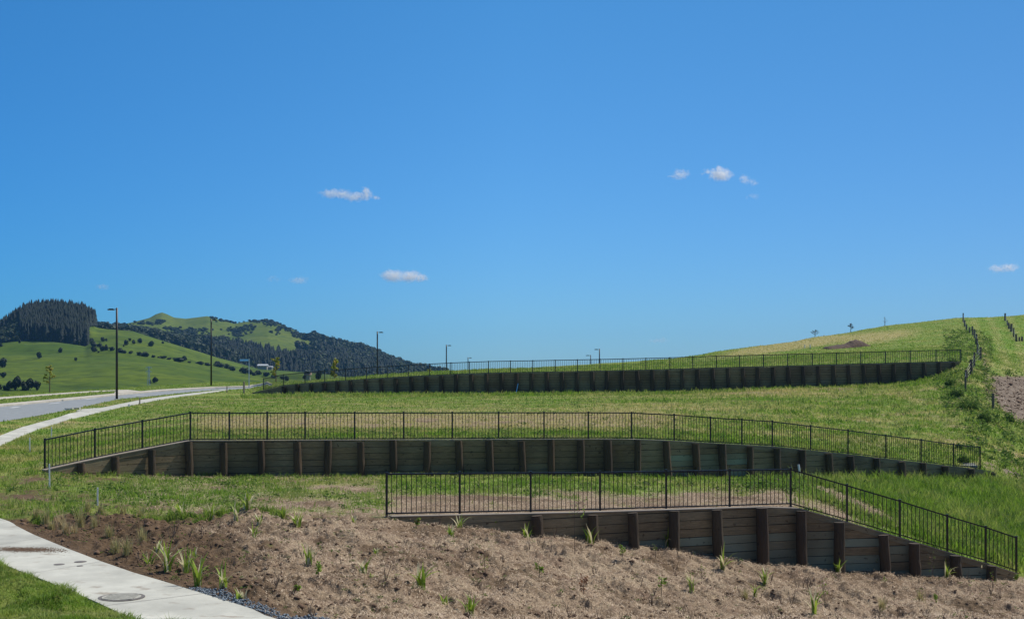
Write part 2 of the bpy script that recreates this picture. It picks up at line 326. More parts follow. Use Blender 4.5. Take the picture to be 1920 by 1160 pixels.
def ell(px, py, cx, cy, rx, ry, rot=0):
    a = math.radians(rot); dx = px-cx; dy = py-cy
    u = (dx*math.cos(a)+dy*math.sin(a))/rx; v = (-dx*math.sin(a)+dy*math.cos(a))/ry
    return np.clip(1.4-1.4*np.sqrt(u*u+v*v), 0, 1)
def masks(x, y, F_=None):
    z, seg, fr, px, py, Ys, Zs = F_ if F_ else field(x, y)
    n1 = fbm(x*.35, y*.35, 1); n2 = fbm(x*1.1, y*1.1, 2); n3 = fbm(x*.12, y*.12, 3); n4 = fbm(x*3.1, y*3.1, 9)
    veg = np.zeros_like(z); straw = np.zeros_like(z); dry = np.zeros_like(z); pl = np.zeros_like(z)
    bank = seg <= 3; lt = (seg == 4); mt = (seg >= 5) & (seg <= 8); ut = seg >= 9
    st = sm(340, 540, px-.9*(py-1000)+140*n1)*(1-.8*sm(.08, .38, .8*n2+.5*n1+.3*n4))
    straw = np.where(bank, st, straw)
    gb = sm(-.05, .22, n2+.40+.3*n4-sm(956, 990, py)*1.0-sm(520, 660, px)*.8)*.95
    veg = np.where(bank, np.where(y > 24, gb, 0), veg)
    veg = np.where(bank & (y < 12), 1, veg)
    # lower terrace
    vl = .62+1.3*n2+.8*n1-(.9*(1-sm(.02, .22, fr)))*(.25+.75*sm(480, 690, px))-.7*ell(px, py, 640, 915, 110, 9)-.5*ell(px, py, 300, 897, 110, 4)-.7*ell(px, py, 560, 945, 130, 12)
    vm = sm(.22, .62, fr+.35*n1)*1.25-.15+.9*n2
    vr = 1.0+.4*n2-1.3*ell(px, py, 1600, 945, 150, 14, 24)-1.0*ell(px, py, 1560, 960, 90, 16, 20)
    wr = sm(1440, 1560, px)
    wl = 1-sm(690, 760, px)
    v4 = vl*wl+vm*(1-wl)*(1-wr)+vr*wr
    v4 = np.where(px < 110, .55+1.2*n2-.5*ell(px, py, 60, 930, 120, 12)-.3*ell(px, py, 80, 900, 60, 10), v4)
    veg = np.where(lt, np.clip(v4, 0, 1), veg)
    straw = np.where(lt, np.clip(.75-.4*sm(0, .3, -n1)-.6*(1-sm(60, 420, px)), 0, 1), straw)
    # middle terrace
    band = sm(.10, .18, (y-Ys[6])/57)*(1-sm(.34, .46, (y-Ys[6])/57))*sm(330, 420, px)*(1-sm(1180, 1330, px))
    strp = sm(.05, .4, perlin(x*.03+.2*n1, (y-Ys[6])*.42, 57))*.45; dr = band*1.1+strp+.5*ell(px, py, 1290, 765, 260, 12)+.55*ell(px, py, 1500, 738, 180, 10)+.3*ell(px, py, 900, 768, 500, 9)+.5*ell(px, py, 1700, 745, 60, 12, 20)
    dry = np.where(mt, np.clip(dr+n2*.7+n1*.45+.02, 0, .9), dry)
    veg = np.where(mt, np.clip(1.0+.6*n2-.45*band-.35*sm(.05, .4, n4)-.4*sm(.15, .4, n1), 0, 1), veg)
    redp = ell(px, py, 1410, 725+12, 110, 4)+ell(px, py, 1560, 729, 120, 4)
    veg = np.where(mt, veg*(1-.6*np.clip(redp, 0, 1)), veg)
    straw = np.where(mt, .6, straw)
    # upper paddock
    d2 = .9*ell(px, py, 1500, 645, 170, 12, -8)+.8*ell(px, py, 1650, 632, 90, 12, -8)+.35*ell(px, py, 1450, 652, 160, 10, -10)+.15
    d2 = np.where(px > 1815, .10+.35*sm(640, 700, py), d2)
    d2 = d2*(1-.8*ell(px, py, 1817, 688, 30, 18)); mow = np.where(px > 1812, .17*np.sin((px-1812-(py-590)*.35)/5.5), 0); dry = np.where(ut, np.clip(d2+mow+.35*n2+.3*n1, 0, .85), dry); veg = np.where(ut, np.clip(1.1+.4*n2, 0, 1), veg)
    edge_dirt = np.where(ut & (px < 1800), (1-sm(.0, .035, fr))*.7*(seg == 9), 0)
    veg = veg*(1-edge_dirt)
    # ploughed ground at the far right and its crumbling edge
    e = sm(-14, 8, px-(1862+18*n2)-np.clip(py-745, 0, 200)*.85)*sm(703, 709, py+6*n2)*(1-sm(770, 800, py-(px-1900)*.35))*(y > 60)
    e = np.maximum(e, ((mt | ut) & (y < 150))*np.clip(1-np.abs(px-(1848+6*n1+(py-690)*.10))/7, 0, 1)*sm(652, 670, py)*(1-sm(745, 765, py))*sm(-.1, .25, n2+.1))
    e = np.maximum(e, (mt | lt)*ell(px, py, 1885, 880, 70, 14, 18)*sm(-.1, .2, n2)*(px > 1845))
    pl = np.clip(e, 0, 1)
    vp = inpoly(x, y, verge_poly); veg = np.where(vp, np.clip(.85+.5*n2, 0, 1), veg); straw = np.where(vp, 0, straw)
    dry = np.where(vp, np.clip(.16+.7*n2+.5*n1, 0, .9), dry)
    dry = np.where(lt, np.clip(.02+.6*n2+.4*n4, 0, .8), dry)
    veg = veg*(1-pl)
    return dict(veg=veg, straw=np.clip(straw, 0, 1), dry=dry, plough=pl)
def displace(x, y, F_, mk):
    z, seg, fr, px, py, Ys, Zs = F_
    dw = np.full_like(z, 1e9)
    for k in (3, 4, 5, 6, 8, 9): dw = np.minimum(dw, np.abs(y-Ys[k])+(np.clip(725-px, 0, 400)*.02 if k in (3, 4) else 0))
    wfade = .25+.75*sm(0, 1.2, dw)
    pf = sm(.0, .7, STRD(x, y))
    soft = fbm(x*.55, y*.55, 11, 4); fine = fbm(x*2.2, y*2.2, 15, 5); rill = fbm(x*1.1+y*.5, y*.45-x*.2, 19, 4)
    a = np.zeros_like(z)
    bk = sm(15, 20, y)*(seg <= 3)
    a = a+bk*(.26*soft+.11*fine+.15*fbm(x*4.2, y*4.2, 17, 4)*(.5+.5*sm(-.3, .3, soft))+.13*rill*mk['straw']-.10*sm(.2, .5, fbm(x*2.3, y*2.3, 91, 3)))
    a = a+(seg == 4)*(.07*soft+.08*fine+(1-sm(640, 760, px))*(1-sm(.0, .3, fr))*(.14*soft+.10*fine))
    far = sm(0, 40, y-60)
    a = a+((seg >= 5) & (seg <= 8))*(.05*soft*np.clip(1, 0, 1)+.03*fine)*np.where(px < 500, .35, 1)
    a = a+((seg >= 9) & (seg < 12))*(.10*fbm(x*.2, y*.2, 23, 4))*np.where(px < 520, .1, 1)
    a = a+.07*inpoly(x, y, verge_poly)
    a = a+mk['plough']*(.22*fbm(x*1.5, y*.8, 29, 5))
    return a*wfade*pf
def STRD(x, y):
    d = np.full(np.shape(x), 1e9)
    for k in ('near', 'fp', 'rd', 'kb', 'f2'):
        P = STR[k][2][::4]; d = np.minimum(d, dpoly(x, y, P))
    return d
def ground_z(x, y):
    x = np.atleast_1d(np.asarray(x, float)); y = np.atleast_1d(np.asarray(y, float))
    F_ = field(x, y); mk = masks(x, y, F_); return F_[0]+displace(x, y, F_, mk)+ZO, mk, F_

# ------------------------------------------------------------------ ground sheet
cols = np.concatenate([np.linspace(-1080, -90, 60, endpoint=False), np.arange(-90, 2010, 2.6), np.linspace(2010, 3000, 60)])
Ys, Zs = knots(cols)
nr = [5, 22, 200, 1, 84, 1, 60, 34, 1, 30, 46, 10, 8, 12]
rows = []
for k, n in enumerate(nr):
    for i in range(n): rows.append(Ys[k]+(Ys[k+1]-Ys[k])*(i/n)**(1.0))
rows.append(Ys[-1]); R = np.array(rows); nR, nC = R.shape
X = (cols-CX)/F*R
F_ = field(X.ravel(), R.ravel())
# exact values on the knot rows so that the steps at the walls stay crisp
zexact = []
for k, n in enumerate(nr):
    for i in range(n): zexact.append(Zs[k]+(Zs[k+1]-Zs[k])*(i/n))
zexact.append(Zs[-1]); Z = np.array(zexact)
segs = np.repeat(np.arange(len(nr)), nr); segs = np.append(segs, len(nr)-1)
F2 = (Z.ravel(), np.repeat(segs, nC), F_[2], F_[3], HY-Z.ravel()/R.ravel()*F, F_[5], F_[6])
mk = masks(X.ravel(), R.ravel(), F2); dz = displace(X.ravel(), R.ravel(), F2, mk)
V = np.stack([X.ravel(), R.ravel(), Z.ravel()+dz+ZO], 1)
i = np.arange((nR-1)*nC).reshape(nR-1, nC)[:, :-1].ravel(); Q = np.stack([i, i+1, i+1+nC, i+nC], 1)
g = link('ground', mesh_np('ground', V, [Q], True, mk), M['ground']); tag(g, kind='structure', label='rough terraced hillside of grass, bare soil and straw mulch')
Bm = MB(); Bm.box(-3000, 3000, -60, .59, ZO-10.5, ZO-1.66); b_ = Bm.build('terrain', M['ground']); tag(b_, kind='structure', label='grassy ground behind the viewer')

# ------------------------------------------------------------------ paved strips
def ribbon(name, key, mat, lift, label, thick=.10, nx=5):
    A, B, _ = STR[key]; n = len(A); rowsv = []
    for j in range(nx+1): rowsv.append(A+(B-A)*j/nx)
    P = np.stack(rowsv, 1)                                   # n, nx+1, 2
    z = field(P[..., 0].ravel(), P[..., 1].ravel())[0]+ZO+lift
    top = np.concatenate([P.reshape(-1, 2), z[:, None]], 1)
    V = [tuple(v) for v in top]; fs = []
    w = nx+1
    for a in range(n-1):
        for b in range(nx): q = a*w+b; fs.append((q, q+1, q+w+1, q+w))
    base = len(V)
    for a in range(n):
        for b in (0, nx): v = V[a*w+b]; V.append((v[0], v[1], v[2]-thick))
    for a in range(n-1):
        fs.append((a*w, (a+1)*w, base+2*(a+1), base+2*a)); fs.append((a*w+nx, base+2*a+1, base+2*(a+1)+1, (a+1)*w+nx))
    me = bpy.data.meshes.new(name); me.from_pydata(V, [], fs); me.update()
    o = link(name, me, mat); tag(o, label, kind='structure'); return o
ribbon('path', 'near', M['concrete'], .035, 'pale concrete footpath crossing the near corner')
ribbon('footpath', 'fp', M['concrete'], .04, 'pale concrete footpath curving up beside the road')
ribbon('road', 'rd', M['asphalt'], .02, 'grey asphalt road curving away up the hill')
ribbon('kerb', 'kb', M['far_concrete'], .12, 'pale kerb along the far side of the road', .2, 2)
ribbon('pavement', 'f2', M['far_concrete'], .04, 'narrow pavement beyond the road', .1, 2)
mb = MB()
for t_ in (8, 16, 24, 32, 40, 48):
    A, B, _ = STR['near']; a = A[t_]; b = B[t_]; d = (A[t_+1]-A[t_]); d = d/np.hypot(*d)*.006
    P = [a-d, b-d, b+d, a+d]; zc = field(np.array([q[0] for q in P]), np.array([q[1] for q in P]))[0]+ZO+.0395; mb.add([(q[0], q[1], z_) for q, z_ in zip(P, zc)], [(0, 1, 2, 3)])
tag(mb.build('path_joint', M['iron']), 'thin saw cut joints across the near concrete path', kind='structure')
# dashes, driveway crossing, drain kerb
mb = MB()
for (p, q, L) in [((20, 765), (36, 763), 0), ((92, 757.5), (113, 755), 0), ((160, 749.2), (182, 747), 0), ((250, 741.7), (272, 740), 0)]:
    a = pxy(p[0], hit(*p)); b = pxy(q[0], hit(*q)); pts = []
    for x, y, w in ((a[0], a[1], -.07), (a[0], a[1], .07), (b[0], b[1], .07), (b[0], b[1], -.07)): pts.append((x+w*2, y))
    zc = field(np.array([c[0] for c in pts]), np.array([c[1] for c in pts]))[0]+ZO+.032
    mb.add([(c[0], c[1], zq) for c, zq in zip(pts, zc)], [(0, 1, 2, 3)])
tag(mb.build('road_markings', M['paint']), 'short white dashes painted along the road', kind='structure')
def slab(name, pix, mat, lift, thick):
    P = [pxy(p, hit(p, q)) for p, q in pix]; z = field(np.array([p[0] for p in P]), np.array([p[1] for p in P]))[0]+ZO+lift
    m_ = MB(); n = len(P); m_.add([(p[0], p[1], zz_) for p, zz_ in zip(P, z)]+[(p[0], p[1], zz_-thick) for p, zz_ in zip(P, z)],
        [tuple(range(n-1, -1, -1))]+[(k, (k+1) % n, n+(k+1) % n, n+k) for k in range(n)])
    return m_.build(name, mat)
tag(slab('driveway', [(214,739.3),(219,733.5),(240,732.8),(262,735.4),(256,738)], M['far_concrete'], .15, .2), 'pale concrete driveway crossing beyond the road', kind='structure')
tag(slab('path_ramp', [(142,771.5),(150,768.2),(176,766.2),(200,765.5),(196,771),(168,773.2)], M['concrete'], .055, .1), 'concrete ramp joining the footpath to the road', kind='structure')
kd = empty('drain_inlet', W(137, 767, hit(137, 767)), 'small concrete kerb inlet with dark slot where the footpath ramp meets the road', 'drain inlet')
yk = hit(137, 767); w = yk/F
m_ = MB(); m_.box(-8*w, 6*w, -.8, -.45, -.1, .10); m_.build('kerb_block', M['concrete'], kd)
m_ = MB(); m_.box(-9*w, 7*w, .45, .8, -.1, .10); m_.build('kerb_block', M['concrete'], kd)
m_ = MB(); m_.box(-7*w, 5*w, -.44, .44, -.1, .06); m_.build('slot', M['iron'], kd)

# ------------------------------------------------------------------ balustrade fences
def fence(name, label, posts, Yt, base_t, H, group, gap, th=1.0, off=.28):
    """posts: px list. Feet on the retained ground just behind the wall"""
    pts = []
    for p in posts:
        Y = np.interp(p, Yt[0], Yt[1]); x, y = pxy(p, Y+off); z = -(np.interp(p, base_t[0], base_t[2])-HY)/F*Y+ZO
        pts.append(np.array([x, y, z]))
    o = pts[0].copy(); root = empty(name, o, label, 'fence', group)
    for i, p in enumerate(pts):
        q = p-o; a = .055*th/2
        m_ = MB(); m_.box(q[0]-a, q[0]+a, q[1]-a, q[1]+a, q[2]-.12, q[2]+H+.015)
        c = a*1.25; m_.box(q[0]-c, q[0]+c, q[1]-c, q[1]+c, q[2]+H+.0155, q[2]+H+.035)
        m_.box(q[0]-a*2, q[0]+a*2, q[1]-a*2, q[1]+a*2, q[2]+.0, q[2]+.012)
        m_.build('post', M['fence'], root)
    for i in range(len(pts)-1):
        a = pts[i]-o; b = pts[i+1]-o; L = np.linalg.norm((b-a)[:2]); n = max(2, int(round(L/gap))); m_ = MB()
        d = (b-a)/np.linalg.norm(b-a); a2 = a+d*.03; b2 = b-d*.03; up = np.array((0, 0, 1.))
        for k in range(1, n):
            q = a+(b-a)*k/n; r = .0085*th; m_.box(q[0]-r, q[0]+r, q[1]-r, q[1]+r, q[2]+.10, q[2]+H-.04)
        pn = m_.build('baluster_panel', M['fence'], root)
        t = MB(); t.bar(a2+up*(H-.02), b2+up*(H-.02), .045*th, .04*th); t.build('top_rail', M['fence'], pn)
        t = MB(); t.bar(a2+up*.09, b2+up*.09, .035*th, .035*th); t.build('bottom_rail', M['fence'], pn)
    return root
GF = 'black steel balustrade fences along the retaining walls'
fence('balustrade_fence', 'nearest black steel balustrade fence, level then dropping along the shortest timber wall', [725,862,995,1125,1249,1368,1482.5,1588,1687,1776,1848,1905.5], W1b, W1b, 1.10, GF, .135)
fence('balustrade_fence', 'middle black steel balustrade fence running along the long planked retaining wall', [84,178,267,357,430,501,572,665,757,848,935,1020,1103,1184,1264,1332,1391,1448,1520,1590,1661,1727,1788,1837.5], W2b, W2b, 1.12, GF, .135, 1.1)
fence('balustrade_fence', 'farthest black steel balustrade fence on top of the long dark wall below the paddock', [494,532,572,609,648,687,726,765.5,805,845.5,880,916,957,999,1041,1082.5,1125,1168,1211,1256,1299,1343,1387,1431.5,1477,1523,1568,1614,1660,1706.5,1755,1801.5], W3b, W3b, 1.10, GF, .155, 1.5, .35)

# ------------------------------------------------------------------ timber retaining walls
def clip_top(poly, f):
    """keep the part of a 2-D polygon (s, z) under the line z = f(s)"""
    out = []
    for i in range(len(poly)):
        a = poly[i]; b = poly[(i+1) % len(poly)]; da = f(a[0])-a[1]; db = f(b[0])-b[1]
        if da >= 0: out.append(a)
        if (da >= 0) != (db >= 0):
            t = da/(da-db); out.append((a[0]+(b[0]-a[0])*t, a[1]+(b[1]-a[1])*t))
    return out
def wall(label, ends, kinks, postpx, tf, tb, bh, logr, green=None, lean=.10):
    yy = np.interp(ends[0], tf[0], tf[1]); o = W(ends[0], np.interp(ends[0], tb[0], tb[2]), yy)
    random.seed(int(ends[0])); root = empty('retaining_wall', o, label, 'retaining wall', 'timber retaining walls stepping up the hillside')
    cuts = sorted(set([ends[0], ends[1]]+[p for p in postpx if ends[0] < p < ends[1]]+([k_ for k_ in kinks if k_ < min(postpx)-40])))
    def top(p):
        Y = np.interp(p, tf[0], tf[1]); return np.array([(p-CX)/F*Y, Y-.10, -(np.interp(p, tb[0], tb[2])-HY)/F*Y+ZO+.03])
    def bot(p):
        Y = np.interp(p, tf[0], tf[1]); return -(np.interp(p, tf[0], tf[2])-HY)/F*Y+ZO
    for a, b in zip(cuts[:-1], cuts[1:]):
        A = top(a); B = top(b); L = math.hypot(B[0]-A[0], B[1]-A[1])
        if L < .05: continue
        ux, uy = (B[0]-A[0])/L, (B[1]-A[1])/L; nx, ny = uy, -ux          # n faces the viewer
        zb = min(bot(a), bot(b))-.35; slope = (B[2]-A[2])/L
        ftop = lambda s: A[2]+slope*s
        sloped = abs(slope) > .03
        capd = .16 if sloped else 0.0
        m_ = MB(); z0 = math.floor(zb/bh)*bh
        while z0 < max(A[2], B[2])-.01:
            w0, w1, w2, w3 = [random.uniform(-.008, .008) for _ in range(4)]
            poly = clip_top([(0.004, z0+.009+w0), (L-.004, z0+.009+w1), (L-.004, z0+bh-.007+w2*.2), (.004, z0+bh-.007+w3*.2)], lambda s: ftop(s)-capd)
            if len(poly) >= 3:
                off = random.uniform(-.02, .02); rel = (max(A[2], B[2])-z0)
                m_.tone = random.random()*.22
                if green and green[0] < (a+b)/2 < green[1] and rel > green[2] and random.random() < .62: m_.tone = random.uniform(.5, 1.0)
                P1 = [(A[0]+ux*s+nx*off-o[0], A[1]+uy*s+ny*off-o[1], z-o[2]) for s, z in poly]
                P2 = [(x-nx*.05, y-ny*.05, z) for x, y, z in P1]; n = len(poly)
                m_.add(P1+P2, [tuple(range(n)), tuple(range(2*n-1, n-1, -1))]+[(k, n+k, n+(k+1) % n, (k+1) % n) for k in range(n)])
            z0 += bh
        pn = m_.build('plank_panel', M['plank'], root)
        bk_ = MB(); c0 = [(A[0]+ux*s-nx*.072-o[0], A[1]+uy*s-ny*.072-o[1], z-o[2]) for s, z in ((.01, zb), (L-.01, zb), (L-.01, ftop(L)-.02), (.01, ftop(0)-.02))]
        c1 = [(x-nx*.006, y-ny*.006, z) for x, y, z in c0]; bk_.add(c0+c1, [(0,1,2,3),(7,6,5,4),(0,4,5,1),(1,5,6,2),(2,6,7,3),(3,7,4,0)]); bk_.build('gap_shade_sheet', M['gap_shade'], pn)  # added dark sheet so no lit ground shows through the plank gaps
        if sloped:
            t = MB(); t.tone = .2; q = lambda s, d, dd: (A[0]+ux*s+nx*d-o[0], A[1]+uy*s+ny*d-o[1], ftop(s)-dd-o[2])
            t.add([q(0,.012,capd-.004),q(L,.012,capd-.004),q(L,.012,0),q(0,.012,0),q(0,-.06,capd-.004),q(L,-.06,capd-.004),q(L,-.06,0),q(0,-.06,0)],
                  [(0,1,2,3),(7,6,5,4),(0,4,5,1),(1,5,6,2),(2,6,7,3),(3,7,4,0)])
            t.build('sloping_board', M['plank'], pn)
        t = MB(); t.tone = random.random()
        def q2(s, d, dd): return (A[0]+ux*s+nx*d-o[0], A[1]+uy*s+ny*d-o[1], ftop(s)+dd-o[2])
        t.add([q2(0,.03,.002),q2(L,.03,.002),q2(L,-.24,.002),q2(0,-.24,.002),q2(0,.03,.03),q2(L,.03,.03),q2(L,-.24,.03),q2(0,-.24,.03)],
              [(0,1,5,4),(1,2,6,5),(2,3,7,6),(3,0,4,7),(4,5,6,7),(3,2,1,0)])
        t.build('cap_board', M['cap'], pn)
    for p in postpx:
        T = top(p); zb = bot(p); r = logr*random.uniform(.88, 1.1); h = T[2]-zb
        if h < .10: continue
        ang = random.uniform(-.02, .09); ln = lean*random.uniform(.6, 1.2)
        xb = T[0]-o[0]; yb = T[1]-o[1]-r-.07
        zt = T[2]+random.uniform(-.05, .03)-o[2]; m_ = MB(); m_.tone = random.random()*.8
        n = 6; pts = []; rr = []
        for k in range(n+1):
            f = k/n; z = (zb-.45-o[2])+(zt-(zb-.45-o[2]))*f
            pts.append((xb+ang*h*(1-f)+random.uniform(-.008, .008), yb-ln*h*(1-f)*.6, z)); rr.append(r*(1.06-.10*f)*random.uniform(.97, 1.03))
        m_.tube(pts, rr, 14, True, .03); m_.build('log_post', M['log'], root, smooth=False)
    return root
P1 = [897,1006,1109.5,1184,1261,1341,1424.5,1497.5,1568.5,1651,1707,1784,1852]
wall('nearest timber retaining wall with thick round log posts and greenish lower planks', (735,1906), [862,995,1125,1249,1368,1483,1588,1688,1776,1848], P1[1:], W1f, W1b, .24, .165, (1100, 1830, .62))
P2 = [158,221,289,357,422,492,559,617,677.5,738,802,860,917,977,1032,1088,1138,1194,1247,1302,1351,1404,1454,1501,1550,1591.5,1640,1687,1727,1768,1817,1856]
wall('long middle timber retaining wall of planks and log posts below the middle fence', (86,1862), [178,267,357,1184,1264,1332,1391,1448,1520,1590,1661,1727,1788,1838], P2, W2f, W2b, .24, .155, (1230, 1420, .62))
P3 = [533,558,583,608,633,657]+list(np.arange(686, 1790, 28.2))
wall('farthest and longest timber retaining wall in dark shade below the paddock fence', (474,1800), [494,530,600,680,760,850,920,1000,1150,1250,1340,1500,1600,1680,1730,1760], P3, W3f, W3b, .22, .18)

# ------------------------------------------------------------------ grass, straw
def blades(n_pts, x, y, z, h, w, lean, dryv, seed=0, flat=0, cl=0):
    r = np.random.RandomState(seed); n = len(x); a = r.uniform(0, 2*np.pi, n); b = r.uniform(0, 2*np.pi, n)
    dx = np.cos(a)*w/2; dy = np.sin(a)*w/2; L = lean*h*r.uniform(.4, 1.3, n); tx = np.cos(b)*L; ty = np.sin(b)*L
    p0 = np.stack([x-dx, y-dy, z-.02], 1); p1 = np.stack([x+dx, y+dy, z-.02], 1)
    m0 = np.stack([x-dx*.8+tx*.35, y-dy*.8+ty*.35, z+h*.58], 1); m1 = np.stack([x+dx*.8+tx*.35, y+dy*.8+ty*.35, z+h*.58], 1)
    t = np.stack([x+tx, y+ty, z+h*(1-.15*lean)], 1)
    V = np.stack([p0, p1, m0, m1, t], 1).reshape(-1, 3); i = np.arange(n)*5
    rnd = np.repeat(np.clip(r.normal(.48, .20, n)+cl*1.25, 0, 1), 5)
    return V, np.stack([i, i+1, i+3, i+2], 1), np.stack([i+2, i+3, i+4], 1), rnd, np.repeat(dryv, 5)
def join(parts):
    Vs = []; Q = []; T = []; rn = []; dr = []; o = 0
    for V, q, t, r_, d in parts:
        Vs.append(V); Q.append(q+o); T.append(t+o); rn.append(r_); dr.append(d); o += len(V)
    return np.concatenate(Vs), [np.concatenate(Q), np.concatenate(T)], dict(rnd=np.concatenate(rn), dryness=np.concatenate(dr))
def scatter(pxr, yr, n, seed, power=1):
    r = np.random.RandomState(seed); px = r.uniform(pxr[0], pxr[1], n); y = yr[0]+(yr[1]-yr[0])*r.uniform(0, 1, n)**power
    return (px-CX)/F*y, y, r
gp = []
def grass_zone(pxr, yr, n, segs_, hh, w, seed, power=1, lean=.6, clump=.5, keep=None, thr=.35, emin=.06, fade=None, patch=0):
    x, y, r = scatter(pxr, yr, n, seed, power); zg, mk_, F_ = ground_z(x, y)
    ok = np.isin(F_[1], segs_) & (mk_['veg'] > thr+.5*(r.uniform(0, 1, n)-.3)) & (STRD(x, y) > emin)
    if keep is not None: ok &= keep(x, y, F_)
    if patch: ok &= (fbm(x*1.5, y*1.5, 71, 4)+.35*fbm(x*.5, y*.5, 73, 2)+.28*sm(1450, 1700, F_[3]) > r.uniform(-.28, .12, len(x)))
    if fade: ok &= sm(fade[0], fade[1], F_[3]+90*fbm(x*.15, y*.15, 66, 3)) > r.uniform(0, 1, len(x))
    x, y, zg, d = x[ok], y[ok], zg[ok], mk_['dry'][ok]; n3 = fbm(x*1.3, y*1.3, 31, 3)*1.3; n5 = fbm(x*.25, y*.25, 37, 3)
    h = r.uniform(hh[0], hh[1], len(x))*(1+clump*3.0*np.clip(n3, -.28, .6))
    dd = np.clip(d*.9+.5*n5+r.uniform(-.1, .35, len(x))*.6, 0, 1)
    ww = w*r.uniform(.7, 1.3, len(x)); cl = fbm(x*1.6, y*1.6, 44, 3)
    gp.append(blades(0, x, y, zg, h, ww, lean, dd, seed, cl=cl))
grass_zone((-250, 2400), (31.5, 68), 390000, [4], (.05, .17), .019, 1, patch=1.0)
grass_zone((1380, 2400), (39, 68), 90000, [4], (.18, .40), .026, 2, fade=(1420, 1650))
grass_zone((-150, 2050), (44, 60), 90000, [5, 6, 7], (.05, .16), .024, 3)
grass_zone((-250, 2400), (48, 114), 210000, [5, 6, 7], (.04, .11), .040, 4)
grass_zone((450, 1850), (104, 116), 26000, [7], (.08, .28), .05, 5)
grass_zone((900, 2400), (55, 108), 120000, [6, 7], (.06, .18), .045, 6, clump=.9, fade=(900, 1800))
grass_zone((480, 2100), (108, 140), 60000, [9, 10], (.05, .15), .05, 7)
grass_zone((1200, 2100), (120, 232), 70000, [9, 10], (.05, .12), .07, 8)
grass_zone((-150, 520), (66, 180), 60000, [8, 9, 10, 11], (.04, .12), .06, 9)
grass_zone((-250, 400), (11, 27), 200000, [0, 1, 2], (.025, .075), .011, 10, keep=lambda x, y, F_: inpoly(x, y, verge_poly), lean=.9, emin=-.04)
grass_zone((-250, 420), (11, 27), 160000, [0, 1, 2], (.06, .15), .010, 12, keep=lambda x, y, F_: inpoly(x, y, verge_poly) & (STRD(x, y) < .22), lean=1.0, emin=-.06)
grass_zone((-150, 720), (27.5, 32.2), 70000, [2], (.05, .17), .017, 11, patch=.5)
V, fc, at = join(gp); o = link('grass', mesh_np('grass', V, fc, False, at), M['grass']); tag(o, 'green and drying grass covering the terraces and verges', kind='stuff')

def strands(x, y, z, L, w, seed):
    r = np.random.RandomState(seed); n = len(x); a = r.normal(.15, .9, n); c, s = np.cos(a), np.sin(a); t = r.uniform(0, .05, n)
    dx, dy = c*L/2, s*L/2; wx, wy = -s*w/2, c*w/2; l = r.uniform(-.25, .25, n)*L*.5; z = z+.012+t
    V = np.stack([np.stack([x-dx-wx, y-dy-wy, z-l], 1), np.stack([x-dx+wx, y-dy+wy, z-l], 1), np.stack([x+wx, y+wy, z+.02], 1), np.stack([x-wx, y-wy, z+.02], 1),
                  np.stack([x+dx+wx, y+dy+wy, z+l], 1), np.stack([x+dx-wx, y+dy-wy, z+l], 1)], 1).reshape(-1, 3); i = np.arange(n)*6
    return V, np.concatenate([np.stack([i, i+1, i+2, i+3], 1), np.stack([i+3, i+2, i+4, i+5], 1)]), np.repeat(np.clip(r.normal(.5, .3, n), 0, 1), 6)
x, y, r = scatter((-60, 2100), (18, 50), 230000, 51, .9); zg, mk_, F_ = ground_z(x, y)
ok = (F_[1] <= 4) & (mk_['straw'] > r.uniform(.1, 1.0, len(x))) & (mk_['veg'] < r.uniform(.2, 1.2, len(x))) & (STRD(x, y) > .12) & ~inpoly(x, y, verge_poly)
V, q, rn = strands(x[ok], y[ok], zg[ok], r.uniform(.04, .13, ok.sum()), r.uniform(.004, .010, ok.sum()), 5)
tag(link('straw_mulch', mesh_np('straw_mulch', V, [q], False, dict(rnd=rn)), M['straw']), 'dry straw mulch strewn over the bare planted bank', kind='stuff')
# clods of soil
def clods(x, y, z, s, seed, mat, name, label):
    r = np.random.RandomState(seed); base = np.array([(1,0,0),(-1,0,0),(0,1,0),(0,-1,0),(0,0,1),(0,0,-1)], float); n = len(x)
    V = (base[None]*r.uniform(.55, 1.2, (n, 6, 1))+r.uniform(-.25, .25, (n, 6, 3)))*s[:, None, None]; V[..., 2] *= .7
    V = V+np.stack([x, y, z], 1)[:, None]
    t = np.array([(0,2,4),(2,1,4),(1,3,4),(3,0,4),(2,0,5),(1,2,5),(3,1,5),(0,3,5)]); T = (t[None]+(np.arange(n)*6)[:, None, None]).reshape(-1, 3)
    o = link(name, mesh_np(name, V.reshape(-1, 3), [T], False), mat); return tag(o, label, kind='stuff')
x, y, r = scatter((-60, 2000), (18, 38), 60000, 61); zg, mk_, F_ = ground_z(x, y); ok = (F_[1] <= 2) & (STRD(x, y) > .1) & (mk_['straw'] < r.uniform(.5, 1.4, len(x))) & (fbm(x*1.2, y*1.2, 95, 3) > r.uniform(-.4, .25, len(x))) & ~inpoly(x, y, verge_poly)
clods(x[ok], y[ok], zg[ok], r.exponential(.014, ok.sum())+.010, 6, M['dirt'], 'soil_clods', 'loose brown clods of soil scattered over the bank')
x, y, r = scatter((1820, 2100), (75, 120), 9000, 63); zg, mk_, F_ = ground_z(x, y); ok = mk_['plough'] > .4
clods(x[ok], y[ok], zg[ok], r.exponential(.04, ok.sum())+.02, 66, M['dirt'], 'ploughed_clods', 'rough clods of brown earth on the ploughed ground')
A, B, _ = STR['near']; r = np.random.RandomState(71); go = []
GO = [pxy(p, hit(p, q)) for p, q in [(350,1106),(366,1103),(385,1104),(410,1108),(445,1124),(480,1137),(515,1148),(551,1158)]]+[(-2.1,18.0),(-2.5,17.6)]
GI = [pxy(p, hit(p, q)) for p, q in [(350,1106),(380,1116),(410,1126),(440,1135),(470,1144),(500,1153),(520,1159)]]+[(-2.6,17.6)]
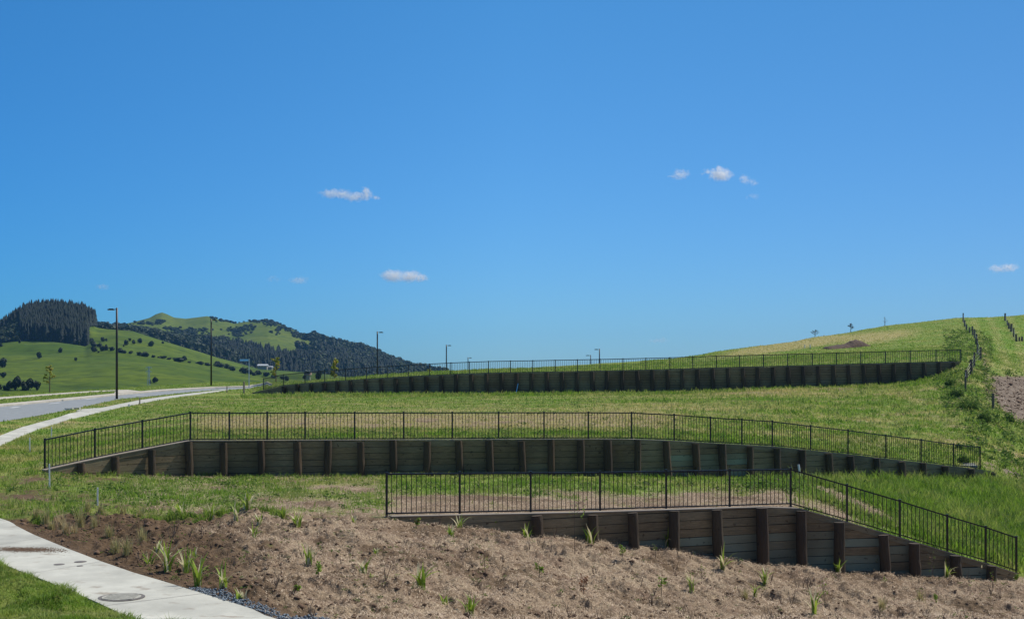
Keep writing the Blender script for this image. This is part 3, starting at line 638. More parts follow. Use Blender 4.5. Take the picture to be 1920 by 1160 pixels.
GP = GO+GI[::-1]; x = r.uniform(-7, 0, 60000); y = r.uniform(17, 25, 60000); ok = inpoly(x, y, GP); x, y = x[ok][:9000], y[ok][:9000]
zg = ground_z(x, y)[0]
clods(x, y, zg+r.uniform(0, .05, len(x)), r.uniform(.010, .030, len(x)), 8, M['stone'], 'gravel', 'strip of blue grey gravel along the edge of the near concrete path')
a = W(48, 1033, hit(48, 1033)); x = a[0]+r.normal(0, .42, 2600); y = a[1]+r.normal(0, .15, 2600)-.25*(x-a[0]); ok = STRD(x, y) < -.1; x, y = x[ok], y[ok]
clods(x, y, field(x, y)[0]+ZO+.036, r.uniform(.006, .016, len(x)), 9, M['dirt'], 'spilled_dirt', 'brown dirt spilled across the near concrete path')

exec('''
def gpt(px, py, off=0.0):
    Y = hit(px, py); x, y = pxy(px, Y+off); return np.array([x, y, float(ground_z(x, y)[0][0])]), Y
''')
# ------------------------------------------------------------------ small things on the near path
def at_path(px, py): Y = hit(px, py); x, y = pxy(px, Y); return np.array([x, y, float(field(np.array([x]), np.array([y]))[0][0])+ZO+.036])
p = at_path(228, 1123); o = empty('manhole_cover', p, 'round rusty iron manhole cover set in the near concrete path', 'manhole cover')
m_ = MB(); m_.tube([(0,0,-.02),(0,0,.006)], [.37,.37], 32); m_.build('frame_ring', M['iron'], o)
m_ = MB(); m_.tube([(0,0,.007),(0,0,.012)], [.31,.31], 32)
for k in range(-3, 4): m_.box(-.25, .25, k*.08-.012, k*.08+.012, .012, .017)
m_.build('lid', M['lid'], o)
for (px, py, s, lb) in [(111,1061,.10,'small iron valve cover in the near path, closest to the grass'), (151,1056,.115,'small iron valve cover in the near path, farthest from the grass'), (150,1064,.06,'tiny iron cap in the near path between two valve covers')]:
    p = at_path(px, py); m_ = MB(); m_.tube([(0,0,-.01),(0,0,.004),(0,0,.006)], [s,s,s*.9], 20); tag(m_.build('valve_cover', M['iron'], None, p), lb, 'valve cover', 'iron covers in the near path')
# ------------------------------------------------------------------ pegs, posts, rods
for (px, y0, y1, w, mat, lb) in [
    (93,869,916,.05,'peg','white wooden survey peg standing at the lower end of the middle wall'),
    (183,916,950,.045,'peg','grey survey peg in the weeds between the middle wall and the bare bank'),
    (56,820,848,.05,'peg','pale survey peg in the grass beside the curving footpath, nearer the camera'),
    (96.5,800,822,.05,'peg','grey survey peg in the grass above the end of the middle fence'),
    (262,745.5,758,.09,'pegwood','small peg beside the footpath near the tallest lamp post'),
    (242,757,762,.12,'peg','short white peg on the edge of the footpath near the tallest lamp post'),
    (425.5,723.5,736,.10,'pegwood','thin grey peg at the far end of the curving footpath'),
    (457.5,714.5,737,.16,'pegwood','thick green grey post at the low end of the farthest wall')]:
    q, Y = gpt(px, y1); h = (y1-y0)/F*Y; m_ = MB(); w *= .9
    m_.tube([(0,0,-.1),(random.uniform(-.01,.01)*h,0,h*.96),(0,0,h)], [w/2*1.3,w/2*1.2,w/2*.8], 4); tag(m_.build('survey_peg', M[mat], None, q), lb, 'peg', 'survey pegs in the grass')
for (px, y0, y1, lb) in [(1509,645.5,653,'left one of two short pegs on the paddock before the soil mound'), (1519,645.5,653,'right one of two short pegs on the paddock before the soil mound')]:
    q, Y = gpt(px, y1); h = (y1-y0)/F*Y; m_ = MB(); m_.tube([(0,0,-.1),(0,0,h)], [.07,.06], 6); tag(m_.build('survey_peg', M['peg'], None, q), lb, 'peg', 'two pegs on the paddock')
Y = 109.0; q = W(967, 738, Y); m_ = MB(); m_.bar((0,0,-.05), (4.5*Y/F, .6, 19*Y/F), .05); tag(m_.build('blue_rod', M['bluerod'], None, q), 'thin blue rod leaning against the farthest dark wall', 'rod')
Y = 55.2; q = W(1500, 893, Y); m_ = MB(); m_.tube([(0,0,-.1),(-.03,.02,.30),(-.06,.04,.52)], [.05,.05,.05], 10); tag(m_.build('drain_pipe', M['pipe'], None, q), 'short white plastic pipe standing against the middle wall', 'pipe')
Y = 63.0; q = W(1816, 874.5, 62.9); q[1] += .55; m_ = MB(); m_.box(-.55, .55, -.25, .2, -.1, .06); m_.box(-.6, .6, .205, .3, -.1, .12); tag(m_.build('concrete_slab', M['concrete'], None, q), 'white concrete slab behind the last panel of the middle fence', 'slab')

# ------------------------------------------------------------------ street lamps, street sign, pylon
def lamp(px, ytop, ybase, side, label, hl, Y=None):
    if Y is None: q, Y = gpt(px, ybase); H = (ybase-ytop)/F*Y
    else:
        x, y = pxy(px, Y); q = np.array([x, y, float(ground_z(x, y)[0][0])]); H = ZO+(HY-ytop)/F*Y-q[2]
    o = empty('street_lamp', q, label, 'street lamp', 'dark street lamps along the road')
    m_ = MB(); m_.tube([(0,0,-.2),(0,0,H*.5),(0,0,H)], [.105,.095,.08], 10); m_.build('pole', M['lamp'], o, smooth=True)
    m_ = MB(); m_.box(-.17,.17,-.17,.17,-.05,.03); m_.build('base_plate', M['lamp'], o)
    s = side; m_ = MB(); m_.bar((0,0,H-.12), (s*.28,0,H-.13), .07, .05); m_.build('arm', M['lamp'], o)
    h = MB(); x0, x1 = sorted((s*.24, s*(.24+hl))); h.box(x0, x1, -.16, .16, H-.19, H-.10); hx0, hx1 = sorted((s*.30, s*(.15+hl))); h.box(hx0, hx1, -.11, .11, H-.0995, H-.06); hd = h.build('lamp_head', M['lamp'], o)
    h = MB(); h.box(hx0, hx1, -.12, .12, H-.20, H-.1905); h.build('lens', M['lens'], hd)
lamp(219, 577, 748, -1, 'tallest dark street lamp in the photo, standing beside the grey road', .48)
lamp(396, 598, 722.5, 1, 'dark street lamp beyond the road, in front of the two grassy hill tops', .42)
lamp(707.5, 621, 0, 1, 'dark street lamp in front of the lower end of the wooded hill', .5, 165)
lamp(837, 646, 0, 1, 'street lamp rising behind the farthest fence just beyond the foot of the wooded hill', .5, 200)
lamp(877.5, 669.5, 0, 1, 'short looking street lamp second beyond the wooded hill, poking over the fence', .5, 260)
lamp(1124, 653.5, 0, -1, 'taller of the pair of small lamps over the middle of the farthest fence', .6, 215)
lamp(1107.5, 665, 0, -1, 'shorter of the pair of small lamps over the middle of the farthest fence', .7, 250)
q, Y = gpt(467, 727); H = (727-672)/F*Y; o = empty('street_sign', q, 'street sign with a pale blue blade on a thin grey pole by the road bend', 'street sign')
m_ = MB(); m_.tube([(0,0,-.2),(0,0,H)], [.055,.05], 8); m_.build('pole', M['galv'], o)
m_ = MB(); m_.box(-1.02,-.07,-.02,.02,H-.27,H-.07); m_.build('sign_blade', M['signblue'], o)

# ------------------------------------------------------------------ hills
def hill(name, label, tabs, ends, pxs, nrows, mat, amp, sc, seed):
    """tabs: list of (Y, [(px, py)...]) key lines; ends: z below the first / beyond the last"""
    Yk = [ends[0][0]]+[t[0] for t in tabs]+[ends[1][0]]
    def Zk(px):
        out = [np.full_like(px, ends[0][1])]
        for Y, t in tabs: a = np.array(t, float); out.append(-(np.interp(px, a[:, 0], a[:, 1])-HY)/F*Y)
        out.append(np.full_like(px, ends[1][1])); return np.array(out)
    def z_at(px, Y, disp=True):
        px = np.asarray(px, float); Y = np.asarray(Y, float); Z = Zk(px); z = np.full_like(px, ends[0][1])
        for k in range(len(Yk)-1):
            t = np.clip((Y-Yk[k])/(Yk[k+1]-Yk[k]), 0, 1); z = np.where(Y >= Yk[k], Z[k]+(Z[k+1]-Z[k])*t, z)
        if disp:
            x = (px-CX)/F*Y; last = Yk[-2]
            z = z+amp*fbm(x/sc, Y/sc, seed, 5)*sm(0, 160, last+20-Y)
        return z
    yy = np.unique(np.concatenate([np.linspace(a, b, n) for a, b, n in zip(Yk[:-1], Yk[1:], nrows)]))
    P, YY = np.meshgrid(pxs, yy); Z = z_at(P.ravel(), YY.ravel()); X = (P.ravel()-CX)/F*YY.ravel()
    nC = len(pxs); i = np.arange((len(yy)-1)*nC).reshape(-1, nC)[:, :-1].ravel()
    o = link(name, mesh_np(name, np.stack([X, YY.ravel(), Z+ZO], 1), [np.stack([i, i+1, i+1+nC, i+nC], 1)], True), mat); tag(o, label, kind='structure')
    def hithill(px, py):
        Ys_ = np.linspace(Yk[1], Yk[-2]+4, 400); z = z_at(np.full(400, float(px)), Ys_); p = HY-z/Ys_*F
        k = np.argmax(p <= py) if (p <= py).any() else int(np.argmin(p)); return Ys_[k], z[k]+ZO
    return z_at, hithill
A3 = [(-400,672),(-200,658),(0,641),(35,637),(100,638),(130,642),(160,648),(172,640),(220,634),(300,651),(372,671),(441,690),(480,699),(560,703),(640,712),(800,740)]
A4 = [(-400,670),(-200,655),(-100,645),(0,629),(20,616),(31,607),(45,598),(62,593),(103,591),(134,592.5),(155,598),(171,605),(182,614.5),(200,617),(220,618.5),(250,621),(300,637),(338,649),(372,659),(407,670),(441,679),(480,690),(520,694),(564,697),(620,702),(700,715),(800,745)]
A2 = [(-400,705),(0,688),(100,688),(200,684),(300,690),(400,703),(480,713),(560,718),(800,745)]
zA, hitA = hill('hill', 'green pasture hillside beyond the road', [(400, [(-400,742),(800,745)]), (640, A2), (850, A3), (1000, A4)], [(330, -22), (1120, -24)], np.arange(-420, 800, 5.0), [6, 40, 34, 30, 12], M['hill_a'], 5.0, 75., 41)
B1 = [(p, q+8) for p, q in A4 if p >= 100]
B1 = [(100, 640)]+[(p, q) for p, q in B1 if p > 160]
B2 = [(100,640),(160,628),(200,621),(241,624),(286,634),(321,643),(381,647),(441,650),(502,648),(549,656),(595,660),(640,668),(700,682),(760,697),(840,716),(1000,730)]
B3 = [(100,650),(150,640),(200,618),(228,608),(246,604.5),(264,600),(281,595.5),(292,589),(303.4,585.5),(314,589),(326,595),(348,597.5),(369,595),(388,592.7),(398,594.5),(415,600.5),(440,606.5),(458,603.5),(471,602),(480,600.5),(502,599.5),(521,607),(549,618),(573,628),(601,637),(626,646),(657,655),(673,656),(685,660),(704,668),(740,681),(777,697),(815,709),(840,716),(900,724),(1000,730)]
zB, hitB = hill('hill', 'far grassy hill with a small pointed peak and wooded flank', [(1150, B1), (1450, B2), (1850, B3)], [(1060, -26), (2100, -26)], np.arange(100, 1000, 3.0), [6, 30, 60, 12], M['hill_b'], 13.0, 150., 47)

# ------------------------------------------------------------------ tree prototypes (arrays)
def conifer_proto(seed):
    r = np.random.RandomState(seed); V = []; T = []; L = 7; rn = []
    for k in range(L):
        z0 = .12+.80*(k/L)**.95; z1 = min(1.0, z0+.26); rad = .30*(1-k/L)**.8+.03; n = 8; b = len(V)
        V.append((0, 0, z1)); rn.append(.9); ph = r.uniform(0, 6)
        for j in range(n):
            a = ph+2*math.pi*j/n; q = rad*(1.15 if j % 2 else .55)*r.uniform(.75, 1.2); V.append((q*math.cos(a), q*math.sin(a), z0-r.uniform(0, .05))); rn.append(r.uniform(0, .7))
        for j in range(n): T.append((b, b+1+j, b+1+(j+1) % n))
    b = len(V); V += [(-.02,0,0),(.02,0,0),(0,0,.4),(0,.02,0)]; rn += [0]*4; T += [(b,b+1,b+2),(b+1,b+3,b+2)]
    return np.array(V), np.array(T), np.array(rn)
def broad_proto(seed, n=95, leaf=.13, flat=1.0, lo=.22):
    r = np.random.RandomState(seed); V = []; T = []; rn = []
    lob = [(r.uniform(-.2, .2), r.uniform(-.2, .2), r.uniform(.4, .72), r.uniform(.2, .33)) for _ in range(6)]
    for k in range(n):
        c = lob[r.randint(6)]; d = r.normal(size=3); d /= np.linalg.norm(d); p = np.array(c[:3])+d*c[3]*r.uniform(.7, 1.05); p[2] = max(p[2]*flat, lo*.3)
        t = np.cross(d, r.normal(size=3)); t /= np.linalg.norm(t); u = np.cross(d, t)+d*.4; s = leaf*r.uniform(.6, 1.2); b = len(V)
        V += [p-t*s-u*s*.6, p+t*s-u*s*.5, p+t*s*.7+u*s*.7, p-t*s*.6+u*s*.8]; T += [(b,b+1,b+2),(b,b+2,b+3)]; rn += [r.uniform(0, 1)]*4
    b = len(V); V += [(-.03,-.03,0),(.03,-.03,0),(.03,.03,0),(0,0,.5)]; rn += [0]*4; T += [(b,b+1,b+3),(b+1,b+2,b+3)]
    return np.array(V, float), np.array(T), np.array(rn)
CON = [conifer_proto(i) for i in range(6)]; BRO = [broad_proto(20+i) for i in range(6)]
def forest(name, label, px, Y, zf, h, wscale, protos, mat, seed):
    r = np.random.RandomState(seed); z = zf(px, Y)+ZO; x = (px-CX)/F*Y; which = r.randint(len(protos), size=len(px)); Vs = []; Ts = []; rn = []; o = 0
    for k, (pv, pt, pr) in enumerate(protos):
        m = which == k; n = m.sum()
        if not n: continue
        a = r.uniform(0, 6.28, n); c, s = np.cos(a)[:, None], np.sin(a)[:, None]; hh = h[m][:, None]; ww = (wscale[m] if np.ndim(wscale) else np.full(n, wscale))[:, None]
        vx = (pv[:, 0]*c-pv[:, 1]*s)*hh*ww+x[m][:, None]; vy = (pv[:, 0]*s+pv[:, 1]*c)*hh*ww+Y[m][:, None]; vz = pv[:, 2]*hh+z[m][:, None]-.5
        Vs.append(np.stack([vx, vy, vz], 2).reshape(-1, 3)); Ts.append((pt[None]+(np.arange(n)*len(pv))[:, None, None]).reshape(-1, 3)+o); o += n*len(pv)
        rn.append(np.clip(pr[None]*.45+r.uniform(-.1, .55, n)[:, None], 0, 1).ravel())
    ob = link(name, mesh_np(name, np.concatenate(Vs), [np.concatenate(Ts)], False, dict(rnd=np.concatenate(rn))), mat); return tag(ob, label, kind='stuff')
r = np.random.RandomState(3)
n = 9000; px = r.uniform(-60, 190, n); Y = r.uniform(845, 1015, n); lo = np.interp(px, *zip(*A3)); p_ = HY-zA(px, Y)/Y*F
ok = ((px > 34+(p_-598)*.1) & (px < 163) & (Y > 852)) | ((px > 160) & (px < 187) & (p_ < 613)) | ((px <= 40) & (Y > 975))
ok &= r.uniform(0, 1, n) < .62
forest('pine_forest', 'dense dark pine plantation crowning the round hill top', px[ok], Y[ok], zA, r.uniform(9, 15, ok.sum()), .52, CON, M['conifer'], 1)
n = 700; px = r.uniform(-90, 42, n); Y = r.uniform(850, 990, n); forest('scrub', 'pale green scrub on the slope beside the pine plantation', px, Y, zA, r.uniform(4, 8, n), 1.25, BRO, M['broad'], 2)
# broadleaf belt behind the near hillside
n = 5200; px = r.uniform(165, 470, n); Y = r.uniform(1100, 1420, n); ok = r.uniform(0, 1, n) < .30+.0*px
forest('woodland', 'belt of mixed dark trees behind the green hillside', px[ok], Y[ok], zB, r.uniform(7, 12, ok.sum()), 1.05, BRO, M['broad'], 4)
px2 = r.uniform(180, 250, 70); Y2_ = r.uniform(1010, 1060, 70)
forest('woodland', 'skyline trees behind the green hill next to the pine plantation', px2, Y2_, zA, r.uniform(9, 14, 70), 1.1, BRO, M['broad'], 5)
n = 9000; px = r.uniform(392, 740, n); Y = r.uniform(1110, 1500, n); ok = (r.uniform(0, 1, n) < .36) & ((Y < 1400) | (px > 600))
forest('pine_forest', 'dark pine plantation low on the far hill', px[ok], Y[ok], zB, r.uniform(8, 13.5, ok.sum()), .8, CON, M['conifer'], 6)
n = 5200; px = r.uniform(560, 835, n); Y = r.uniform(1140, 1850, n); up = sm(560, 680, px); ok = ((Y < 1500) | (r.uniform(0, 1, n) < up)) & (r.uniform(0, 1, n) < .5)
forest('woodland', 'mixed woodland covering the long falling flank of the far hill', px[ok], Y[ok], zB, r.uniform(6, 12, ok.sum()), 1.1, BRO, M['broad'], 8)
sc = [(265,605,13,3,22),(300,603,9,4,26),(322,616,16,3,26),(350,622,34,5,90),(385,618,10,3,10),(425,601,18,2.5,34),(400,596,10,2,14),(450,618,20,6,60),(445,626,14,5,34),(470,612,14,4,22),(480,602,12,2,30),(500,602,16,3,44),(515,608,16,3,44),(535,616,16,4,50),(560,626,18,4,56),(585,634,20,4,56),(612,643,20,4,60),(645,655,20,4,60),(520,598+9,10,2,14),(238,612,12,5,20),(284,607,10,2,10),(508,622,4,2,5),(520,625,4,2,5)]
pp = []; 
for cx, cy, rx, ry, n in sc:
    for _ in range(int(n*.9)):
        u, v = r.normal(0, .55, 2); a, b = hitB(cx+u*rx, cy+v*ry+1); pp.append((cx+u*rx, a))
pp = np.array(pp); forest('scrub', 'dark scrub patches on the gullies and ridge of the far grassy hill', pp[:, 0], pp[:, 1], zB, r.uniform(2, 4.2, len(pp)), 1.6, BRO, M['broad'], 9)

# ------------------------------------------------------------------ single bushes on the near hillside
ORD = ['first','second','third','fourth','fifth','sixth','seventh','eighth','ninth','tenth','eleventh','twelfth','thirteenth','fourteenth','fifteenth','sixteenth','seventeenth','eighteenth']
bush_me = []
for k in range(5):
    pv, pt, pr = broad_proto(60+k, 150, .13, .92, .1); pv = pv.copy(); pv[:, :2] *= 1.25; pv[:, 2] = (pv[:, 2]-.12)*1.15
    me = mesh_np('bush', pv, [pt], False, dict(rnd=pr)); me.materials.append(M['darkbush']); bush_me.append(me)
def bush(px, py, w, h, label, group=None, name='bush'):
    Y, z = hitA(px, py); o = link(name, bush_me[random.randrange(5)], loc=((px-CX)/F*Y, Y, z-.2)); k = Y/F
    o.scale = (w*k, w*k, h*k*1.45); o.rotation_euler = (0, 0, random.uniform(0, 6)); tag(o, label, 'bush', group)
for px, py, w, h, lb in [(1,650,8,6,'small dark bush cut by the picture edge just under the pale scrub'),(36,643,6,8,'dark bush touching the lower edge of the pine plantation'),(5,688,15,14,'biggest lone round bush on the open hillside, near the picture edge'),
    (73,672,9,11,'lone dark bush with a lower side lobe below the pine plantation'),(113,661,8,8,'lone round dark bush midway below the pine plantation'),(142,677,5,6,'smallest lone upright bush below the pine plantation'),
    (5,708,11,9,'dark bush halfway between the biggest lone bush and the thicket near the road'),(292,717.5,11,9,'round dark bush on the low slope beside the little pylon'),(281,719,5,7,'narrow dark bush right at the foot of the little pylon'),
    (305,644,5,4,'tiny lone bush high on the grass below the tree belt')]: bush(px, py, w, h, lb)
def seq(L, tmpl, group):
    for i, (px, py, w, h) in enumerate(sorted(L)): bush(px, py, w, h, tmpl % ORD[i], group)
seq([(170,643,9,7),(174,650,14,9),(186,651,8,7),(176,660,11,9),(192,658,11,8),(185,661,4,3),(201,657,7,9),(210,658,9,7),(193,640,8,7),(199,640,4,5)],
    'dark bush in the loose cluster by the plantation corner, %s counting away from the pines', 'bushes clustered by the corner of the pine plantation')
seq([(238,647,9,8),(244,639,6,5),(250,645,7,7),(262,643,9,8),(282,649,11,8),(232,650,3,4)], 'dark bush on the upper grass between the two nearest lamps, %s from the tallest lamp', 'bushes on the upper grass right of the tallest lamp')
seq([(225,661,12,8),(235,662,8,5),(244,663,8,5),(261,666,9,6),(266,668,8,6),(276,668,14,7),(289,670,8,4),(303,672,16,5),(317,674,8,4),(336,678,22,7),(346,676,8,8),(355,680,6,3),(375,683,16,5),(388,685,14,5)],
    'dark bush in the broken row across the hillside, %s from the tallest lamp post', 'broken row of bushes across the green hillside')
seq([(405,687,13,8),(415,689,12,8),(425,691,12,8),(436,695,12,7),(457,700,15,10),(467,702,11,8),(475,704,11,6),(485,702.5,12,7),(500,706,13,7),(515,709,12,6),(530,711,9,6),(538,714,8,8)],
    'dark bush in the hedge line falling past the street sign, %s from the second lamp', 'hedge line of bushes falling past the street sign')
seq([(0,731,9,9),(10,732,8,9),(20,732,15,14),(33,732,17,21),(47,732,11,15),(57,732,19,18),(70,732,11,15)], 'dark bush in the low thicket beyond the road, %s from the picture edge', 'thicket of bushes beyond the road')

# little pylon, houses, far small trees
Y, z = hitA(279, 722); o = empty('pylon', ((279-CX)/F*Y, Y, z), 'small pale lattice pylon on the green slope between two lamp posts', 'pylon'); k = Y/F; H = 34*k
m_ = MB(); wb, wt = 4.2*k, 1.6*k; cs = [(-1,-1),(1,-1),(1,1),(-1,1)]
for sx, sy in cs: m_.bar((sx*wb/2, sy*wb/2, -.3), (sx*wt/2, sy*wt/2, H), .09)
for j in range(6):
    a, b = j/6, (j+1)/6; wa = wb+(wt-wb)*a; w2 = wb+(wt-wb)*b
    for i in range(4):
        s0, s1 = cs[i], cs[(i+1) % 4]; m_.bar((s0[0]*wa/2, s0[1]*wa/2, H*a), (s1[0]*w2/2, s1[1]*w2/2, H*b), .04); m_.bar((s0[0]*w2/2, s0[1]*w2/2, H*b), (s1[0]*w2/2, s1[1]*w2/2, H*b), .035)
m_.build('lattice_tower', M['galv'], o)
for zf in (.97, .74):
    m_ = MB(); m_.bar((-5.5*k, 0, H*zf), (5.5*k, 0, H*zf), .14); m_.bar((-5.5*k, 0, H*zf), (0, 0, H*(zf+.06)), .08); m_.bar((5.5*k, 0, H*zf), (0, 0, H*(zf+.06)), .08)
    for s in (-1, 1): m_.bar((s*5.3*k, 0, H*zf), (s*5.3*k, 0, H*zf-.6), .07)
    m_.build('cross_arm', M['galv'], o)
def house(px, py, Y, w, d, h, rh, roof, label, wm='wall'):
    q = W(px, py, Y); o = empty('house', q, label, 'house')
    m_ = MB(); m_.box(-w/2, w/2, -d/2, d/2, -3, h); bd = m_.build('wall', M[wm], o)
    t = MB(); e = .4; t.add([(-w/2-e,-d/2-e,h+.01),(w/2+e,-d/2-e,h+.01),(w/2+e,d/2+e,h+.01),(-w/2-e,d/2+e,h+.01),(-w/2-e,0,h+rh),(w/2+e,0,h+rh)], [(0,1,5,4),(2,3,4,5),(0,4,3),(1,2,5),(0,3,2,1)]); t.build('roof', M[roof], o)
    for s in np.linspace(-.3, .3, 3):
        t = MB(); t.box(s*w-.6, s*w+.6, -d/2-.05, -d/2-.005, .9, 2.0); t.build('window', M['iron'], o)
house(493, 690, 985, 7, 6, 1.9, 1.3, 'roof', 'low farmhouse with a pale metal roof under the wooded hill')
house(506, 692, 990, 4, 5, 1.6, .9, 'roof', 'small pale roofed shed beside the farmhouse under the wooded hill')
Y0, z0 = hitA(577, 709); 
house(577, 707.5, 420, 1.5, 1.6, .9, .9, 'pinkroof', 'tiny pinkish shed seen through the farthest fence')
for (px, y0, y1, w, lb) in [(596,694,711,12,'dark round tree seen through the farthest fence behind the low wall end'),(570,703,710,8,'low dark bush seen through the farthest fence beside the tiny shed')]:
    Y = 410.; q = W(px, y1, Y); o = link('bush', bush_me[1], loc=q); k = Y/F; o.scale = (w*k, w*k, (y1-y0)*k*1.15); tag(o, lb, 'bush')

# ------------------------------------------------------------------ young trees, ridge trees
def leaf_cloud(n, fn, s, seed):
    r = np.random.RandomState(seed); V = []; T = []; rn = []; dr = []
    for k in range(n):
        p = fn(r); t = r.normal(size=3); t /= np.linalg.norm(t); u = np.cross(t, r.normal(size=3)); u /= np.linalg.norm(u); q = s*r.uniform(.6, 1.3); b = len(V)
        V += [p-t*q, p+u*q*.45, p+t*q, p-u*q*.45]; T.append((b,b+1,b+2,b+3)); rn += [r.uniform()]*4; dr += [1.0*(r.uniform() < .12)]*4
    return V, T, rn, dr
def young_tree(px, y0, y1, w, mat, label, n=260, Y=None, name='young_tree', cat='tree', bare=False, lsz=.10, dens=.35):
    if Y is None: q, Y = gpt(px, y1)
    else: x, y = pxy(px, Y); q = np.array([x, y, float(ground_z(x, y)[0][0])])
    H = ZO+(HY-y0)/F*Y-q[2]; k = Y/F; o = empty(name, q, label, cat); m_ = MB()
    m_.tube([(0,0,-.1),(.03,0,H*.5),(.0,.03,H*.98)], [.05+.008*H,.04,.015], 6); r = np.random.RandomState(int(px)); tips = []
    for j in range(11):
        z = H*(.30+.62*j/11); a = r.uniform(0, 6.28); L = w*k/2*(1-.55*j/11)*r.uniform(.6, 1.15); e = (math.cos(a)*L, math.sin(a)*L, z+L*.6)
        m_.tube([(0,0,z),e], [.022,.008], 4); tips.append(np.array(e))
    m_.build('trunk', M['twig'], o)
    if not bare:
        def fn(r): t = tips[r.randint(len(tips))]; f = r.uniform(.35, 1.05); return np.array([t[0]*f, t[1]*f, t[2]-(1-f)*.2])+r.normal(0, .05*H*dens, 3)
        V, T, rn, dr = leaf_cloud(n, fn, lsz*H/3, int(px)); link('crown', mesh_np('crown', V, [np.array(T)], False, dict(rnd=rn, dryness=dr)), M[mat], o)
GY = 'young street trees with yellow green leaves'
young_tree(93, 681, 733, 24, 'goldleaf', 'slender young tree with yellow green leaves on the verge beyond the road', 170, None, lsz=.16)
young_tree(517, 667, 716, 26, 'goldleaf', 'young yellow green tree at the low end of the farthest fence', 200, 150, lsz=.16)
young_tree(627, 670, 707, 22, 'goldleaf', 'bright orange yellow young tree behind the farthest fence', 330, 150, lsz=.17)
young_tree(805, 690, 700, 16, 'goldleaf', 'tiny yellow green treetop over the farthest fence near the foot of the wooded hill', 120, 160, lsz=.18)
young_tree(1595, 606, 623, 15, 'darkbush', 'small dark leafy tree on the paddock skyline', 300, 209, lsz=.13, dens=.7)
young_tree(1659, 593.5, 611, 13, 'leaf', 'bare small tree on the paddock skyline nearest the farm fence', 14, 213, lsz=.08)
young_tree(1528, 619, 632, 18, 'darkbush', 'low sparse bush on the paddock skyline, farthest from the farm fence', 240, 203.5, name='bush', cat='bush', lsz=.16, dens=.6)
# soil mound
q, Y = gpt(1588, 651.5); k = Y/F; m_ = MB(); n1_, n2_ = 48, 10; vs = []; fs = []
for i in range(n1_+1):
    u = -41+82*i/n1_; prof = np.interp(u, [-41,-36,-20,0,8,16,26,34,41], [0,4,6,7,12,13.5,11,4,0])
    for j in range(n2_+1):
        v = -1+2*j/n2_; hgt = prof*k*(1-v*v)*(1+.18*float(perlin(u*.35, v*2+3, 5))); lean_ = u*k
        x_ = lean_; y_ = v*2.6; zg = float(ground_z(q[0]+x_, q[1]+y_)[0][0]); vs.append((x_, y_, zg-q[2]-.15+hgt+(.15 if hgt > .05 else 0)))
for i in range(n1_):
    for j in range(n2_): a = i*(n2_+1)+j; fs.append((a, a+n2_+1, a+n2_+2, a+1))
m_.add(vs, fs); o = m_.build('soil_mound', M['mound'], None, q, smooth=True); tag(o, 'long low heap of dark brown soil on the dry paddock', 'soil heap')

# ------------------------------------------------------------------ farm fences on the right
def farm_fence(name, label, L, wires=True, r0=.10):
    q0 = None; tops = []; root = None
    for (px, y0, y1) in L:
        q, Y = gpt(px, y1)
        if root is None: q0 = q; root = empty(name, q0, label, 'farm fence', 'old farm fences on the right hand slope')
        h = (y1-y0)/F*Y; p = q-q0; m_ = MB(); m_.tone = random.random(); t = (p[0]+random.uniform(-.08,.08)*h, p[1], p[2]+h); rr = r0*random.uniform(.8, 1.25)
        m_.tube([(p[0],p[1],p[2]-.3),((p[0]+t[0])/2,p[1],p[2]+h/2),t], [rr*1.1,rr,rr*.92], 9, True, .08); m_.build('post', M['old_post'], root); tops.append((np.array(t), h))
    if wires:
        for f in (.15, .4, .65, .9):
            m_ = MB()
            for (a, ha), (b, hb) in zip(tops[:-1], tops[1:]):
                mid = (a+b)/2; pa = a-np.array((0,0,ha*f)); pb = b-np.array((0,0,hb*f)); pm = (pa+pb)/2-np.array((0,0,.04)); m_.tube([pa,pm,pb], [.012]*3, 4, False)
            m_.build('wire', M['wire'], root)
    return root
farm_fence('farm_fence', 'weathered post and wire fence climbing from the wall end to the skyline', [(1810.5,706,734),(1812,693,709),(1821,673,702),(1826.5,660,687),(1838.5,651,675),(1833,634,664),(1830,625,645),(1827,617,634),(1824,611,628),(1818,613,624),(1812,608,618),(1808.5,600,612),(1806,587,604)])
farm_fence('farm_fence', 'short line of posts dropping from the skyline near the picture edge', [(1916,631,639.5),(1911,631.5,639.5),(1906,626,640),(1900.5,614,631),(1896,607,622),(1892,605,616.5),(1889,600,609.5),(1884.5,587,601.5)], r0=.13)
farm_fence('fence_post', 'single thick timber post beside the ploughed brown ground', [(1862,737,765)], wires=False, r0=.12)

